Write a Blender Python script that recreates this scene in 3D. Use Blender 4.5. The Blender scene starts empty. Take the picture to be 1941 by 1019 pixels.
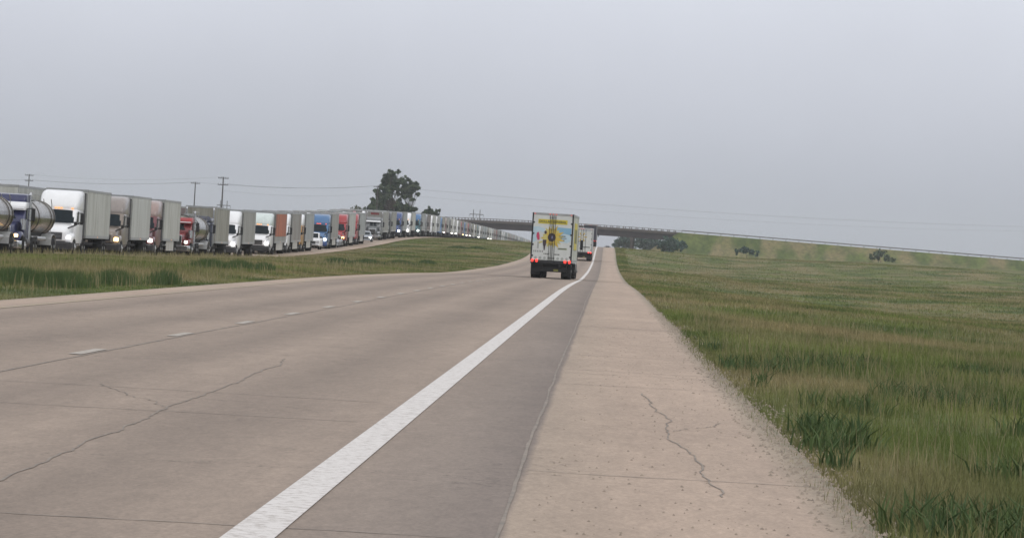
import bpy, math, random
import numpy as np
from mathutils import Vector, Matrix, Euler
random.seed(7); rng = np.random.default_rng(7)
R = math.radians
scene = bpy.context.scene
COL = scene.collection

# ------------------------------------------------------------------ camera
F = 9850.0                      # focal length in photo pixels
PW, PH = 1941.0, 1019.0
PPX, PPY = 1148.9, 458.9        # where the level straight-ahead direction lands
ROLL = 3.3
cam = bpy.data.cameras.new('camera'); camo = bpy.data.objects.new('camera', cam); COL.objects.link(camo)
cam.sensor_width = 36; cam.lens = F / PW * 36
cam.shift_x = 0.5 - PPX / PW
cam.shift_y = (PPY - PH / 2) / PW
cam.clip_start = 0.5; cam.clip_end = 20000
camo.matrix_world = Matrix.Rotation(R(90), 4, 'X') @ Matrix.Rotation(R(ROLL), 4, 'Z')
scene.camera = camo

# ------------------------------------------------------------------ sky and light
world = bpy.data.worlds.new('World'); scene.world = world; world.use_nodes = True
nt = world.node_tree; N = nt.nodes; L = nt.links; N.clear()
out = N.new('ShaderNodeOutputWorld'); bg = N.new('ShaderNodeBackground'); bg.inputs[1].default_value = 0.1
sky = N.new('ShaderNodeTexSky'); sky.sky_type = 'NISHITA'; sky.sun_disc = False
SUN_EL, SUN_AZ = 48, 150
sky.sun_elevation = R(SUN_EL); sky.sun_rotation = R(SUN_AZ); sky.dust_density = 4
tc = N.new('ShaderNodeTexCoord'); sep = N.new('ShaderNodeSeparateXYZ'); L.new(tc.outputs['Generated'], sep.inputs[0])
ramp = N.new('ShaderNodeValToRGB'); L.new(sep.outputs['Z'], ramp.inputs[0])
el = ramp.color_ramp.elements
el[0].position = 0.0; el[0].color = (0.425, 0.448, 0.502, 1)
el[1].position = 1.0; el[1].color = (1.0, 1.0, 1.0, 1)
e = el.new(0.012); e.color = (0.475, 0.50, 0.56, 1)
e = el.new(0.030); e.color = (0.585, 0.61, 0.68, 1)
e = el.new(0.050); e.color = (0.70, 0.73, 0.81, 1)
e = el.new(0.3); e.color = (0.86, 0.875, 0.92, 1)
noi = N.new('ShaderNodeTexNoise'); noi.inputs['Scale'].default_value = 16; noi.inputs['Detail'].default_value = 4
L.new(tc.outputs['Generated'], noi.inputs['Vector'])
mr = N.new('ShaderNodeMapRange'); mr.inputs[3].default_value = 9.3; mr.inputs[4].default_value = 11.2
L.new(noi.outputs['Fac'], mr.inputs[0])
mul = N.new('ShaderNodeVectorMath'); mul.operation = 'SCALE'
L.new(ramp.outputs[0], mul.inputs[0]); L.new(mr.outputs[0], mul.inputs['Scale'])
mix = N.new('ShaderNodeMix'); mix.data_type = 'RGBA'; mix.inputs[0].default_value = 0.93
L.new(sky.outputs[0], mix.inputs[6]); L.new(mul.outputs[0], mix.inputs[7])
L.new(mix.outputs[2], bg.inputs[0]); L.new(bg.outputs[0], out.inputs[0])

sun = bpy.data.lights.new('sun', 'SUN'); suno = bpy.data.objects.new('sun', sun); COL.objects.link(suno)
sun.energy = 0.7; sun.angle = R(25); sun.color = (1, 0.97, 0.93)
suno.rotation_euler = Euler((R(90 - SUN_EL), 0, R(180 - SUN_AZ)), 'XYZ')
scene.view_settings.view_transform = 'Standard'; scene.view_settings.look = 'None'
scene.view_settings.exposure = 0.05; scene.view_settings.gamma = 1
scene.render.engine = 'CYCLES'
try:
    scene.cycles.pixel_filter_type = 'BLACKMAN_HARRIS'; scene.cycles.filter_width = 1.55
    scene.cycles.volume_bounces = 1
except Exception: pass

# ------------------------------------------------------------------ materials
MATS = {}
def rgb(c):
    return (c[0], c[1], c[2], 1)
def mat(name, c, rough=0.6, metal=0.0, c2=None, nscale=3.0, stretch=(1, 1, 1), em=0, lo=0.35, hi=0.65, coat=0, alpha=None, bump=0):
    if name in MATS: return MATS[name]
    m = bpy.data.materials.new(name); m.use_nodes = True; MATS[name] = m
    n = m.node_tree.nodes; l = m.node_tree.links; b = n['Principled BSDF']
    b.inputs['Roughness'].default_value = rough; b.inputs['Metallic'].default_value = metal
    b.inputs['Coat Weight'].default_value = coat
    if c2 is None and not em: c2 = tuple(x * 0.78 for x in c)
    if c2 is not None:
        t = n.new('ShaderNodeTexCoord'); mp = n.new('ShaderNodeMapping'); mp.inputs['Scale'].default_value = stretch
        no = n.new('ShaderNodeTexNoise'); no.inputs['Scale'].default_value = nscale; no.inputs['Detail'].default_value = 6
        no.inputs['Roughness'].default_value = 0.65
        rp = n.new('ShaderNodeValToRGB'); rp.color_ramp.elements[0].position = lo; rp.color_ramp.elements[1].position = hi
        rp.color_ramp.elements[0].color = rgb(c2); rp.color_ramp.elements[1].color = rgb(c)
        l.new(t.outputs['Object'], mp.inputs[0]); l.new(mp.outputs[0], no.inputs['Vector'])
        l.new(no.outputs['Fac'], rp.inputs[0]); l.new(rp.outputs[0], b.inputs['Base Color'])
        if bump:
            bn = n.new('ShaderNodeBump'); bn.inputs['Strength'].default_value = bump; bn.inputs['Distance'].default_value = 0.03
            l.new(no.outputs['Fac'], bn.inputs['Height']); l.new(bn.outputs[0], b.inputs['Normal'])
    else:
        b.inputs['Base Color'].default_value = rgb(c)
    if em:
        b.inputs['Emission Color'].default_value = rgb(c); b.inputs['Emission Strength'].default_value = em
    return m
def paint(name, c, dirty=0.75): return mat('paint_' + name, c, 0.32, 0, tuple(x * dirty + 0.012 for x in c), 1.6, (1, 1, 0.5), coat=0.3)
def panel(name, c, c2): return mat('panel_' + name, c, 0.5, 0, c2, 1.3, (1.0, 1.0, 0.16), lo=0.36, hi=0.6)

M_TYRE = mat('tyre_rubber', (0.010, 0.010, 0.011), 0.9)
M_RIM = mat('rim_metal', (0.55, 0.56, 0.57), 0.3, 0.9)
M_RIMW = mat('rim_dull', (0.22, 0.22, 0.22), 0.5, 0.3)
M_CHROME = mat('chrome', (0.62, 0.63, 0.65), 0.18, 1.0)
M_BLACK = mat('black_plastic', (0.008, 0.008, 0.010), 0.6)
M_FRAME = mat('chassis_steel', (0.011, 0.0105, 0.011), 0.85)
M_TANKALU = mat('fuel_tank_metal', (0.06, 0.06, 0.062), 0.55, 0.3)
M_GLASS = mat('window_glass', (0.008, 0.013, 0.018), 0.2, 0, (0.014, 0.022, 0.028), 2.0)
M_GREY = mat('grey_plastic', (0.020, 0.020, 0.023), 0.6)
M_HEAD = mat('headlight_lit', (1.0, 0.97, 0.88), em=9)
M_HEADA = mat('headlight_amber', (1.0, 0.62, 0.22), em=7)
M_HEADOFF = mat('headlight_lens', (0.55, 0.57, 0.6), 0.1, 0.3)
M_AMBER = mat('marker_amber', (1.0, 0.42, 0.10), em=1.0)
M_REDL = mat('taillight_lit', (1.0, 0.035, 0.025), em=2.4)
M_REDM = mat('marker_red', (0.8, 0.12, 0.10), em=0.55)
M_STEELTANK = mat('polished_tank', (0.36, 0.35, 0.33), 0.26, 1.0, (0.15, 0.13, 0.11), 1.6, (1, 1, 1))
M_HEADW = mat('headlight_dim', (0.9, 0.92, 0.95), em=1.1)
M_MRED = mat('marker_red_orange', (1.0, 0.12, 0.05), em=2.0)
M_SKIRT = panel('skirt', (0.50, 0.50, 0.47), (0.36, 0.35, 0.31))
M_ALU = mat('aluminium_rail', (0.40, 0.41, 0.41), 0.45, 0.6)

M_GLASS.node_tree.nodes['Principled BSDF'].inputs['Specular IOR Level'].default_value = 0.12
# ------------------------------------------------------------------ mesh helpers
class MB:
    def __init__(s): s.v = []; s.f = []; s.m = []; s.mats = []; s.sm = []
    def mi(s, m):
        if m not in s.mats: s.mats.append(m)
        return s.mats.index(m)
    def add(s, vs, fs, m, smooth=False):
        b = len(s.v); s.v += [tuple(v) for v in vs]; k = s.mi(m)
        for f in fs: s.f.append(tuple(b + i for i in f)); s.m.append(k); s.sm.append(smooth)
    def box(s, x0, x1, y0, y1, z0, z1, m, rx=0, bev=0):
        if bev:
            return s.loft([(y0, x1 - x0 - bev * 2, z0 + bev, z1 - bev, bev), (y0 + bev, x1 - x0, z0, z1, bev), (y1 - bev, x1 - x0, z0, z1, bev), (y1, x1 - x0 - bev * 2, z0 + bev, z1 - bev, bev)], m, cx=(x0 + x1) / 2, rb=bev)
        vs = [(x0, y0, z0), (x1, y0, z0), (x1, y1, z0), (x0, y1, z0), (x0, y0, z1), (x1, y0, z1), (x1, y1, z1), (x0, y1, z1)]
        s.add(vs, [(0, 3, 2, 1), (4, 5, 6, 7), (0, 1, 5, 4), (1, 2, 6, 5), (2, 3, 7, 6), (3, 0, 4, 7)], m)
    def quad(s, a, b, c, d, m): s.add([a, b, c, d], [(0, 1, 2, 3)], m)
    def prism(s, pts, y0, y1, m):          # outline in xz pushed along y
        n = len(pts); vs = [(x, y0, z) for x, z in pts] + [(x, y1, z) for x, z in pts]
        fs = [tuple(range(n)), tuple(range(2 * n - 1, n - 1, -1))] + [(i, i + n, (i + 1) % n + n, (i + 1) % n) for i in range(n)]
        s.add(vs, fs, m)
    def cyl(s, p0, p1, r0, m, r1=None, n=14, cap=True, smooth=True):
        r1 = r0 if r1 is None else r1
        p0 = Vector(p0); p1 = Vector(p1); d = (p1 - p0).normalized()
        a = Vector((0, 0, 1)) if abs(d.z) < 0.9 else Vector((1, 0, 0)); u = d.cross(a).normalized(); w = d.cross(u)
        vs = [p0 + (u * math.cos(t) + w * math.sin(t)) * r0 for t in [2 * math.pi * i / n for i in range(n)]] + \
             [p1 + (u * math.cos(t) + w * math.sin(t)) * r1 for t in [2 * math.pi * i / n for i in range(n)]]
        s.add(vs, [(i, (i + 1) % n, (i + 1) % n + n, i + n) for i in range(n)], m, smooth)
        if cap: s.add(vs, [tuple(range(n - 1, -1, -1)), tuple(range(n, 2 * n))], m)
    def tube(s, pts, r, m, n=6):
        for a, b in zip(pts[:-1], pts[1:]): s.cyl(a, b, r, m, n=n)
    def ring(s, w, z0, z1, r, rb, cx):
        k = 4; pts = []
        r = min(r, w / 2 * .98, (z1 - z0) / 2 * .98); rb = min(rb, w / 2 * .98, (z1 - z0) / 2 * .98)
        for (x, z, a0, rr) in ((cx - w / 2, z0, 180, rb), (cx - w / 2, z1, 90, r), (cx + w / 2, z1, 0, r), (cx + w / 2, z0, -90, rb)):
            ccx = x + (rr if x < cx else -rr); ccz = z + (rr if z == z0 else -rr)
            seq = {180: (270, 180), 90: (180, 90), 0: (90, 0), -90: (0, -90)}[a0]
            for i in range(k + 1):
                t = R(seq[0] + (seq[1] - seq[0]) * i / k); pts.append((ccx + rr * math.cos(t), ccz + rr * math.sin(t)))
        return pts
    def loft(s, secs, m, cx=0, rb=0.04, smooth=True):
        base = len(s.v); k = s.mi(m); rings = []
        for (y, w, z0, z1, r) in secs:
            p = s.ring(w, z0, z1, r, rb, cx); rings.append(len(s.v)); s.v += [(x, y, z) for x, z in p]; n = len(p)
        for a, b in zip(rings[:-1], rings[1:]):
            for i in range(n):
                s.f.append((a + i, b + i, b + (i + 1) % n, a + (i + 1) % n)); s.m.append(k); s.sm.append(smooth)
        s.f.append(tuple(rings[0] + i for i in range(n))); s.m.append(k); s.sm.append(False)
        s.f.append(tuple(rings[-1] + n - 1 - i for i in range(n))); s.m.append(k); s.sm.append(False)
    def mesh(s, name):
        me = bpy.data.meshes.new(name); me.from_pydata(s.v, [], s.f)
        for m in s.mats: me.materials.append(m)
        me.polygons.foreach_set('material_index', s.m); me.polygons.foreach_set('use_smooth', s.sm)
        me.update()
        return me

CACHE = {}
def cached(key, name, fn):
    if key not in CACHE:
        b = MB(); fn(b); CACHE[key] = b.mesh(name)
    return CACHE[key]
def link(name, me, parent=None, loc=None, rot=None):
    o = bpy.data.objects.new(name, me); COL.objects.link(o)
    if parent is not None: o.parent = parent
    if loc is not None: o.location = loc
    if rot is not None: o.rotation_euler = rot
    return o
def tag(o, label=None, cat=None, group=None, kind=None):
    if label: o['label'] = label
    if cat: o['category'] = cat
    if group: o['group'] = group
    if kind: o['kind'] = kind
    return o
def empty(name, loc, rot=(0, 0, 0)):
    o = bpy.data.objects.new(name, None); o.location = loc; o.rotation_euler = rot; o.empty_display_size = 0.2; COL.objects.link(o); return o
def arr_mesh(name, V, Fc, mats):
    me = bpy.data.meshes.new(name); nv = len(V); nf, k = Fc.shape
    me.vertices.add(nv); me.vertices.foreach_set('co', np.asarray(V, np.float32).ravel())
    me.loops.add(nf * k); me.loops.foreach_set('vertex_index', Fc.astype(np.int32).ravel())
    me.polygons.add(nf); me.polygons.foreach_set('loop_start', np.arange(0, nf * k, k, dtype=np.int32))
    try: me.polygons.foreach_set('loop_total', np.full(nf, k, np.int32))
    except Exception: pass
    for m in mats: me.materials.append(m)
    me.update(calc_edges=True); return me

# ------------------------------------------------------------------ elevation of the two carriageways (metres below the lens)
def pchip(xs, ys):
    xs = np.array(xs, float); ys = np.array(ys, float)
    d = np.gradient(ys, xs)
    def f(x):
        x = np.clip(np.asarray(x, float), xs[0], xs[-1]); i = np.clip(np.searchsorted(xs, x) - 1, 0, len(xs) - 2)
        h = xs[i + 1] - xs[i]; t = (x - xs[i]) / h
        return (2*t**3 - 3*t**2 + 1) * ys[i] + (t**3 - 2*t**2 + t) * h * d[i] + (-2*t**3 + 3*t**2) * ys[i+1] + (t**3 - t**2) * h * d[i+1]
    return f
r_el = pchip([-60, 0, 60, 107, 140, 179, 232, 280, 328, 420, 500, 570, 660, 775, 850, 920, 1000, 1200, 1589, 2000, 3000, 9000],
             [-1.2, -1.37, -1.53, -1.65, -1.735, -1.84, -2.04, -2.27, -2.52, -2.76, -2.86, -2.80, -2.55, -1.52, -1.02, -0.93, -1.03, -1.5, -2.6, -4.3, -10, -30])
q_el = pchip([-60, 0, 200, 280, 320, 370, 400, 445, 478, 525, 569, 625, 684, 775, 850, 908, 1059, 1271, 1589, 2000, 3000, 9000],
             [-1.5, -1.7, -2.3, -2.56, -2.74, -2.88, -2.95, -3.15, -3.18, -3.05, -2.88, -2.6, -2.2, -1.45, -1.1, -0.97, -0.98, -1.5, -2.4, -4.1, -10, -30])
XR0, XR1 = -10.3, 1.5          # near carriageway
XQ0, XQ1 = -43.2, -30.2        # carriageway of the queue
BY = 1600.0                     # overpass
def el_ground(x, y):
    x = np.asarray(x, float); y = np.asarray(y, float)
    r = r_el(y); q = q_el(y)
    t = np.clip((x - XR0) / (XQ1 - XR0), 0, 1)
    g = r * (1 - t) + q * t
    fade = 1 / (1 + np.exp((y - 520) / 60))
    g = g + np.sin(np.pi * t) * (0.08 + 0.20 * fade) + np.sin(np.pi * t) * 0.06 * np.sin(y / 13 + x * 0.4) * fade
    # outer side slopes
    dr = np.clip(x - XR1, 0, None)
    g = g - 0.05 * np.clip(dr, 0, 14) * (dr > 0) + 0.02 * np.clip(dr - 22, 0, 40) + 0.25 * np.sin(x / 17 + 1) * np.sin(y / 70) * np.clip(dr / 15, 0, 1) + 0.10 * np.sin(x / 9 + y / 37) * np.clip(dr / 6, 0, 1)
    dl = np.clip(XQ0 - x, 0, None)
    g = g - 0.04 * np.clip(dl, 0, 12)
    # fill of the overpass approaches
    yb = np.abs(y - BY)
    hr = 5.0 - 0.024 * np.clip(x - 22, 0, None)
    top = np.clip(1 - np.clip(yb - 8, 0, None) / 14, 0, 1)
    sr = np.clip((x - 11) / 11, 0, 1); sl = np.clip((-50 - x) / 11, 0, 1)
    lift = np.maximum(sr, sl * np.clip(1 + (x + 60) / 260, 0, 1)) * top
    g = g * (1 - lift) + (hr - 0.75) * lift
    return g
def P(x, y, Z):                # photo pixel + distance -> world
    c, s = math.cos(R(ROLL)), math.sin(R(ROLL)); dx, dy = x - PPX, y - PPY
    return Vector(((dx * c + dy * s) * Z / F, Z, -(-dx * s + dy * c) * Z / F))

# ------------------------------------------------------------------ ground
def ground_mat():
    m = bpy.data.materials.new('grass_ground'); m.use_nodes = True; n = m.node_tree.nodes; l = m.node_tree.links; b = n['Principled BSDF']
    b.inputs['Roughness'].default_value = 0.95; b.inputs['Specular IOR Level'].default_value = 0.15
    col = grass_colour(n, l); l.new(col, b.inputs['Base Color'])
    return m
def grass_colour(n, l, bright=1.0):
    g = n.new('ShaderNodeNewGeometry')
    def noise(sc, st, det=4):
        mp = n.new('ShaderNodeMapping'); mp.inputs['Scale'].default_value = st; l.new(g.outputs['Position'], mp.inputs[0])
        t = n.new('ShaderNodeTexNoise'); t.inputs['Scale'].default_value = sc; t.inputs['Detail'].default_value = det; l.new(mp.outputs[0], t.inputs['Vector']); return t.outputs['Fac']
    def rampf(fac, a, bb, ca, cb):
        r = n.new('ShaderNodeValToRGB'); r.color_ramp.elements[0].position = a; r.color_ramp.elements[1].position = bb
        r.color_ramp.elements[0].color = rgb(ca); r.color_ramp.elements[1].color = rgb(cb); l.new(fac, r.inputs[0]); return r.outputs[0]
    k = bright
    green = rampf(noise(1.0, (0.25, 0.06, 0.2)), 0.40, 0.62, (0.072*k, 0.098*k, 0.030*k), (0.130*k, 0.158*k, 0.046*k))
    straw = rampf(noise(1.0, (2, 2, 2)), 0.35, 0.7, (0.165*k, 0.145*k, 0.070*k), (0.265*k, 0.222*k, 0.125*k))
    fac = rampf(noise(1.0, (0.16, 0.045, 0.1), 6), 0.435, 0.60, (0, 0, 0), (1, 1, 1))
    mx = n.new('ShaderNodeMix'); mx.data_type = 'RGBA'; l.new(fac, mx.inputs[0]); l.new(green, mx.inputs[6]); l.new(straw, mx.inputs[7])
    fine = rampf(noise(1.0, (7, 7, 7), 5), 0.3, 0.75, (0.62, 0.62, 0.62), (1.25, 1.25, 1.25))
    mid = rampf(noise(1.0, (0.9, 0.5, 0.9), 6), 0.3, 0.7, (0.72, 0.74, 0.72), (1.18, 1.16, 1.1))
    m3 = n.new('ShaderNodeMix'); m3.data_type = 'RGBA'; m3.blend_type = 'MULTIPLY'; m3.inputs[0].default_value = 1; l.new(fine, m3.inputs[6]); l.new(mid, m3.inputs[7]); fine = m3.outputs[2]
    m2 = n.new('ShaderNodeMix'); m2.data_type = 'RGBA'; m2.blend_type = 'MULTIPLY'; m2.inputs[0].default_value = 1; l.new(mx.outputs[2], m2.inputs[6]); l.new(fine, m2.inputs[7])
    return m2.outputs[2]
M_GROUND = ground_mat()

ys = np.concatenate([np.arange(-30, 120, 3), np.arange(120, 500, 6), np.arange(500, 1500, 12), np.arange(1500, 1700, 4), np.arange(1700, 2600, 30), np.geomspace(2600, 5000, 16)])
xs_l = np.concatenate([-np.geomspace(900, 70, 16), np.arange(-66, XQ0 - 0.5, 3.5), [XQ0 - 0.3, XQ0], np.arange(XQ0 + 2, XQ1 - 1, 2.5), [XQ1, XQ1 + 0.3]])
xs_m = np.concatenate([np.arange(XQ1 + 1.2, XR0 - 0.8, 0.9), [XR0 - 0.3, XR0], np.arange(XR0 + 2, XR1 - 0.5, 2.0), [XR1, XR1 + 0.25]])
xs_r = np.concatenate([np.arange(XR1 + 1, 40, 1.5), np.arange(42, 80, 5), np.geomspace(85, 900, 16)])
gx = np.concatenate([xs_l, xs_m, xs_r]); GX, GY = np.meshgrid(gx, ys)
GZ = el_ground(GX, GY)
under = ((GX > XR0 - .01) & (GX < XR1 + .01)) | ((GX > XQ0 - .01) & (GX < XQ1 + .01))
GZ = np.where(under, GZ - 0.12, GZ + 0.01)
V = np.stack([GX, GY, GZ], -1).reshape(-1, 3); nx = len(gx); ny = len(ys)
ii, jj = np.meshgrid(np.arange(nx - 1), np.arange(ny - 1)); a = (jj * nx + ii).ravel()
Fc = np.stack([a, a + 1, a + nx + 1, a + nx], -1)
go = link('ground', arr_mesh('ground', V, Fc, [M_GROUND])); tag(go, kind='structure')
go.data.polygons.foreach_set('use_smooth', [True] * len(go.data.polygons))

# ------------------------------------------------------------------ roads
def road_mat(name, bands, sc=1.0):
    """bands: list of (x_edge, colour) left to right"""
    m = bpy.data.materials.new(name); m.use_nodes = True; n = m.node_tree.nodes; l = m.node_tree.links; b = n['Principled BSDF']
    b.inputs['Roughness'].default_value = 0.8; b.inputs['Specular IOR Level'].default_value = 0.3
    g = n.new('ShaderNodeNewGeometry'); sp = n.new('ShaderNodeSeparateXYZ'); l.new(g.outputs['Position'], sp.inputs[0])
    x0, x1 = bands[0][0], bands[-1][0]
    # edges wander a little
    nw = n.new('ShaderNodeTexNoise'); nw.inputs['Scale'].default_value = 0.35; nw.inputs['Detail'].default_value = 6; l.new(g.outputs['Position'], nw.inputs['Vector'])
    mw = n.new('ShaderNodeMath'); mw.operation = 'MULTIPLY_ADD'; l.new(nw.outputs['Fac'], mw.inputs[0]); mw.inputs[1].default_value = 0.07; mw.inputs[2].default_value = -0.035
    ad = n.new('ShaderNodeMath'); ad.operation = 'ADD'; l.new(sp.outputs['X'], ad.inputs[0]); l.new(mw.outputs[0], ad.inputs[1])
    mr = n.new('ShaderNodeMapRange'); l.new(ad.outputs[0], mr.inputs[0]); mr.inputs[1].default_value = x0; mr.inputs[2].default_value = x1
    rp = n.new('ShaderNodeValToRGB'); l.new(mr.outputs[0], rp.inputs[0]); els = rp.color_ramp.elements
    els[0].position = 0; els[0].color = rgb(bands[0][1]); els[1].position = 1; els[1].color = rgb(bands[-1][1])
    for x, c in bands[1:-1]:
        e = els.new((x - x0) / (x1 - x0)); e.color = rgb(c)
    def mulnoise(prev, scale, st, a, c, lo, hi, det=5):
        mp = n.new('ShaderNodeMapping'); mp.inputs['Scale'].default_value = st; l.new(g.outputs['Position'], mp.inputs[0])
        t = n.new('ShaderNodeTexNoise'); t.inputs['Scale'].default_value = scale; t.inputs['Detail'].default_value = det; t.inputs['Roughness'].default_value = 0.7; l.new(mp.outputs[0], t.inputs['Vector'])
        r = n.new('ShaderNodeMapRange'); r.inputs[1].default_value = a; r.inputs[2].default_value = c; r.inputs[3].default_value = lo; r.inputs[4].default_value = hi; l.new(t.outputs['Fac'], r.inputs[0])
        v = n.new('ShaderNodeVectorMath'); v.operation = 'SCALE'; l.new(prev, v.inputs[0]); l.new(r.outputs[0], v.inputs['Scale']); return v.outputs[0], t.outputs['Fac']
    c, _ = mulnoise(rp.outputs[0], 1.0, (1.2, 0.05, 1), 0.3, 0.7, 0.90, 1.08)          # long wear streaks
    c, _ = mulnoise(c, 1.0, (0.35, 0.12, 1), 0.35, 0.65, 0.93, 1.05)                   # blotches
    c, _ = mulnoise(c, 1.0, (7, 1.1, 1), 0.3, 0.7, 0.90, 1.09, 7)
    c, _ = mulnoise(c, 1.0, (26, 5, 1), 0.3, 0.7, 0.87, 1.12, 6)
    c, h = mulnoise(c, 45, (1, 1, 1), 0.3, 0.72, 0.70, 1.28, 8)                        # aggregate
    # sparse cracks
    vo = n.new('ShaderNodeTexVoronoi'); vo.feature = 'DISTANCE_TO_EDGE'; vo.inputs['Scale'].default_value = 0.33
    wn = n.new('ShaderNodeTexNoise'); wn.inputs['Scale'].default_value = 1.7; wn.inputs['Detail'].default_value = 6; l.new(g.outputs['Position'], wn.inputs['Vector'])
    wm = n.new('ShaderNodeMix'); wm.data_type = 'RGBA'; wm.blend_type = 'LINEAR_LIGHT'; wm.inputs[0].default_value = 0.9
    l.new(g.outputs['Position'], wm.inputs[6]); l.new(wn.outputs['Color'], wm.inputs[7]); l.new(wm.outputs[2], vo.inputs['Vector'])
    cr = n.new('ShaderNodeMapRange'); cr.inputs[1].default_value = 0.001; cr.inputs[2].default_value = 0.006; cr.inputs[3].default_value = 0.0; cr.inputs[4].default_value = 1; l.new(vo.outputs['Distance'], cr.inputs[0])
    gate = n.new('ShaderNodeTexNoise'); gate.inputs['Scale'].default_value = 0.22; l.new(g.outputs['Position'], gate.inputs['Vector'])
    gr = n.new('ShaderNodeMapRange'); gr.inputs[1].default_value = 0.50; gr.inputs[2].default_value = 0.60; gr.inputs[3].default_value = 1; gr.inputs[4].default_value = 0; l.new(gate.outputs['Fac'], gr.inputs[0])
    mxx = n.new('ShaderNodeMath'); mxx.operation = 'MAXIMUM'; l.new(cr.outputs[0], mxx.inputs[0]); l.new(gr.outputs[0], mxx.inputs[1])
    fin = n.new('ShaderNodeMapRange'); fin.inputs[3].default_value = 0.6; fin.inputs[4].default_value = 1.0; l.new(mxx.outputs[0], fin.inputs[0])
    v = n.new('ShaderNodeVectorMath'); v.operation = 'SCALE'; l.new(c, v.inputs[0]); l.new(fin.outputs[0], v.inputs['Scale'])
    l.new(v.outputs[0], b.inputs['Base Color'])
    bn = n.new('ShaderNodeBump'); bn.inputs['Strength'].default_value = 0.35; bn.inputs['Distance'].default_value = 0.004; l.new(h, bn.inputs['Height']); l.new(bn.outputs[0], b.inputs['Normal'])
    return m
SH = (0.392, 0.300, 0.236); LN = (0.305, 0.240, 0.193); LT = (0.232, 0.183, 0.148); DK = (0.195, 0.158, 0.136)
M_ROAD = road_mat('road_surface', [(XR0, (0.27, 0.225, 0.17)), (-10.1, SH), (-9.75, SH), (-9.3, LN), (-8.4, LT), (-7.6, LN), (-6.6, LT), (-5.6, LN), (-4.5, LT), (-3.7, LN), (-2.7, LT), (-1.8, LN), (-1.3, (0.250, 0.200, 0.165)), (-0.8, (0.222, 0.180, 0.152)), (-0.55, DK), (-0.43, DK), (-0.405, (0.335, 0.265, 0.208)), (0.3, SH), (1.18, SH), (1.42, (0.255, 0.215, 0.160)), (XR1, (0.20, 0.175, 0.125))])
M_ROADQ = road_mat('queue_road_surface', [(XQ0, SH), (-42, LN), (-31.9, LN), (-31.6, SH), (XQ1, SH)])
def strip(name, x0, x1, y0, y1, ef, dz, m, step=4.0, ncol=1, wob=0.0, obj=True, thick=0):
    yy = np.concatenate([ys[(ys > y0 + .01) & (ys < y1 - .01)], [y0, y1]]); yy.sort()
    if (y1 - y0) < 20: yy = np.array([y0, y1])
    xx = np.linspace(x0, x1, ncol + 1); A, B = np.meshgrid(xx, yy)
    Z = np.interp(B, ys, ef(ys)) + dz
    Vv = np.stack([A, B, Z], -1).reshape(-1, 3); k = ncol + 1
    i, j = np.meshgrid(np.arange(ncol), np.arange(len(yy) - 1)); a = (j * k + i).ravel()
    return Vv, np.stack([a, a + 1, a + k + 1, a + k], -1)
def sheet(name, *a, **k):
    m = a[-1] if not k.get('m') else k['m']
    Vv, ff = strip(name, *a, **k); o = link(name, arr_mesh(name, Vv, ff, [a[6]])); tag(o, kind='structure'); return o
ro = link('road', arr_mesh('road', *strip('road', XR0, XR1, -30, 5000, r_el, 0.02, M_ROAD), [M_ROAD])); tag(ro, kind='structure')
qo = link('road', arr_mesh('road', *strip('road', XQ0, XQ1, -30, 5000, q_el, 0.02, M_ROADQ), [M_ROADQ])); tag(qo, kind='structure')

def mark_mat(name, c, c2, lo, hi):
    m = bpy.data.materials.new(name); m.use_nodes = True; n = m.node_tree.nodes; l = m.node_tree.links; b = n['Principled BSDF']
    b.inputs['Roughness'].default_value = 0.6
    g = n.new('ShaderNodeNewGeometry'); t = n.new('ShaderNodeTexNoise'); t.inputs['Scale'].default_value = 14; t.inputs['Detail'].default_value = 8; t.inputs['Roughness'].default_value = 0.75
    l.new(g.outputs['Position'], t.inputs['Vector']); r = n.new('ShaderNodeValToRGB'); r.color_ramp.elements[0].position = lo; r.color_ramp.elements[1].position = hi
    r.color_ramp.elements[0].color = rgb(c2); r.color_ramp.elements[1].color = rgb(c); l.new(t.outputs['Fac'], r.inputs[0]); l.new(r.outputs[0], b.inputs['Base Color'])
    return m
M_WHITE = mark_mat('white_road_paint', (0.62, 0.59, 0.57), (0.27, 0.23, 0.20), 0.36, 0.50)
M_DASH = mark_mat('dash_paint', (0.44, 0.40, 0.35), (0.27, 0.23, 0.19), 0.42, 0.60)
M_YEL = mark_mat('yellow_road_paint', (0.40, 0.30, 0.14), (0.27, 0.225, 0.185), 0.42, 0.62)
M_TAR = mat('joint_tar', (0.10, 0.085, 0.075), 0.7)
def marking(name, segs, m, dz, ef=r_el):
    VV = []; FF = []; b = 0
    for (x0, x1, y0, y1) in segs:
        v, f = strip(name, x0, x1, y0, y1, ef, dz, m); VV.append(v); FF.append(f + b); b += len(v)
    o = link(name, arr_mesh(name, np.concatenate(VV), np.concatenate(FF), [m])); tag(o, kind='structure'); return o
marking('edge_line', [(-1.64, -1.41, -30, 3000)], M_WHITE, 0.026)
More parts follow.
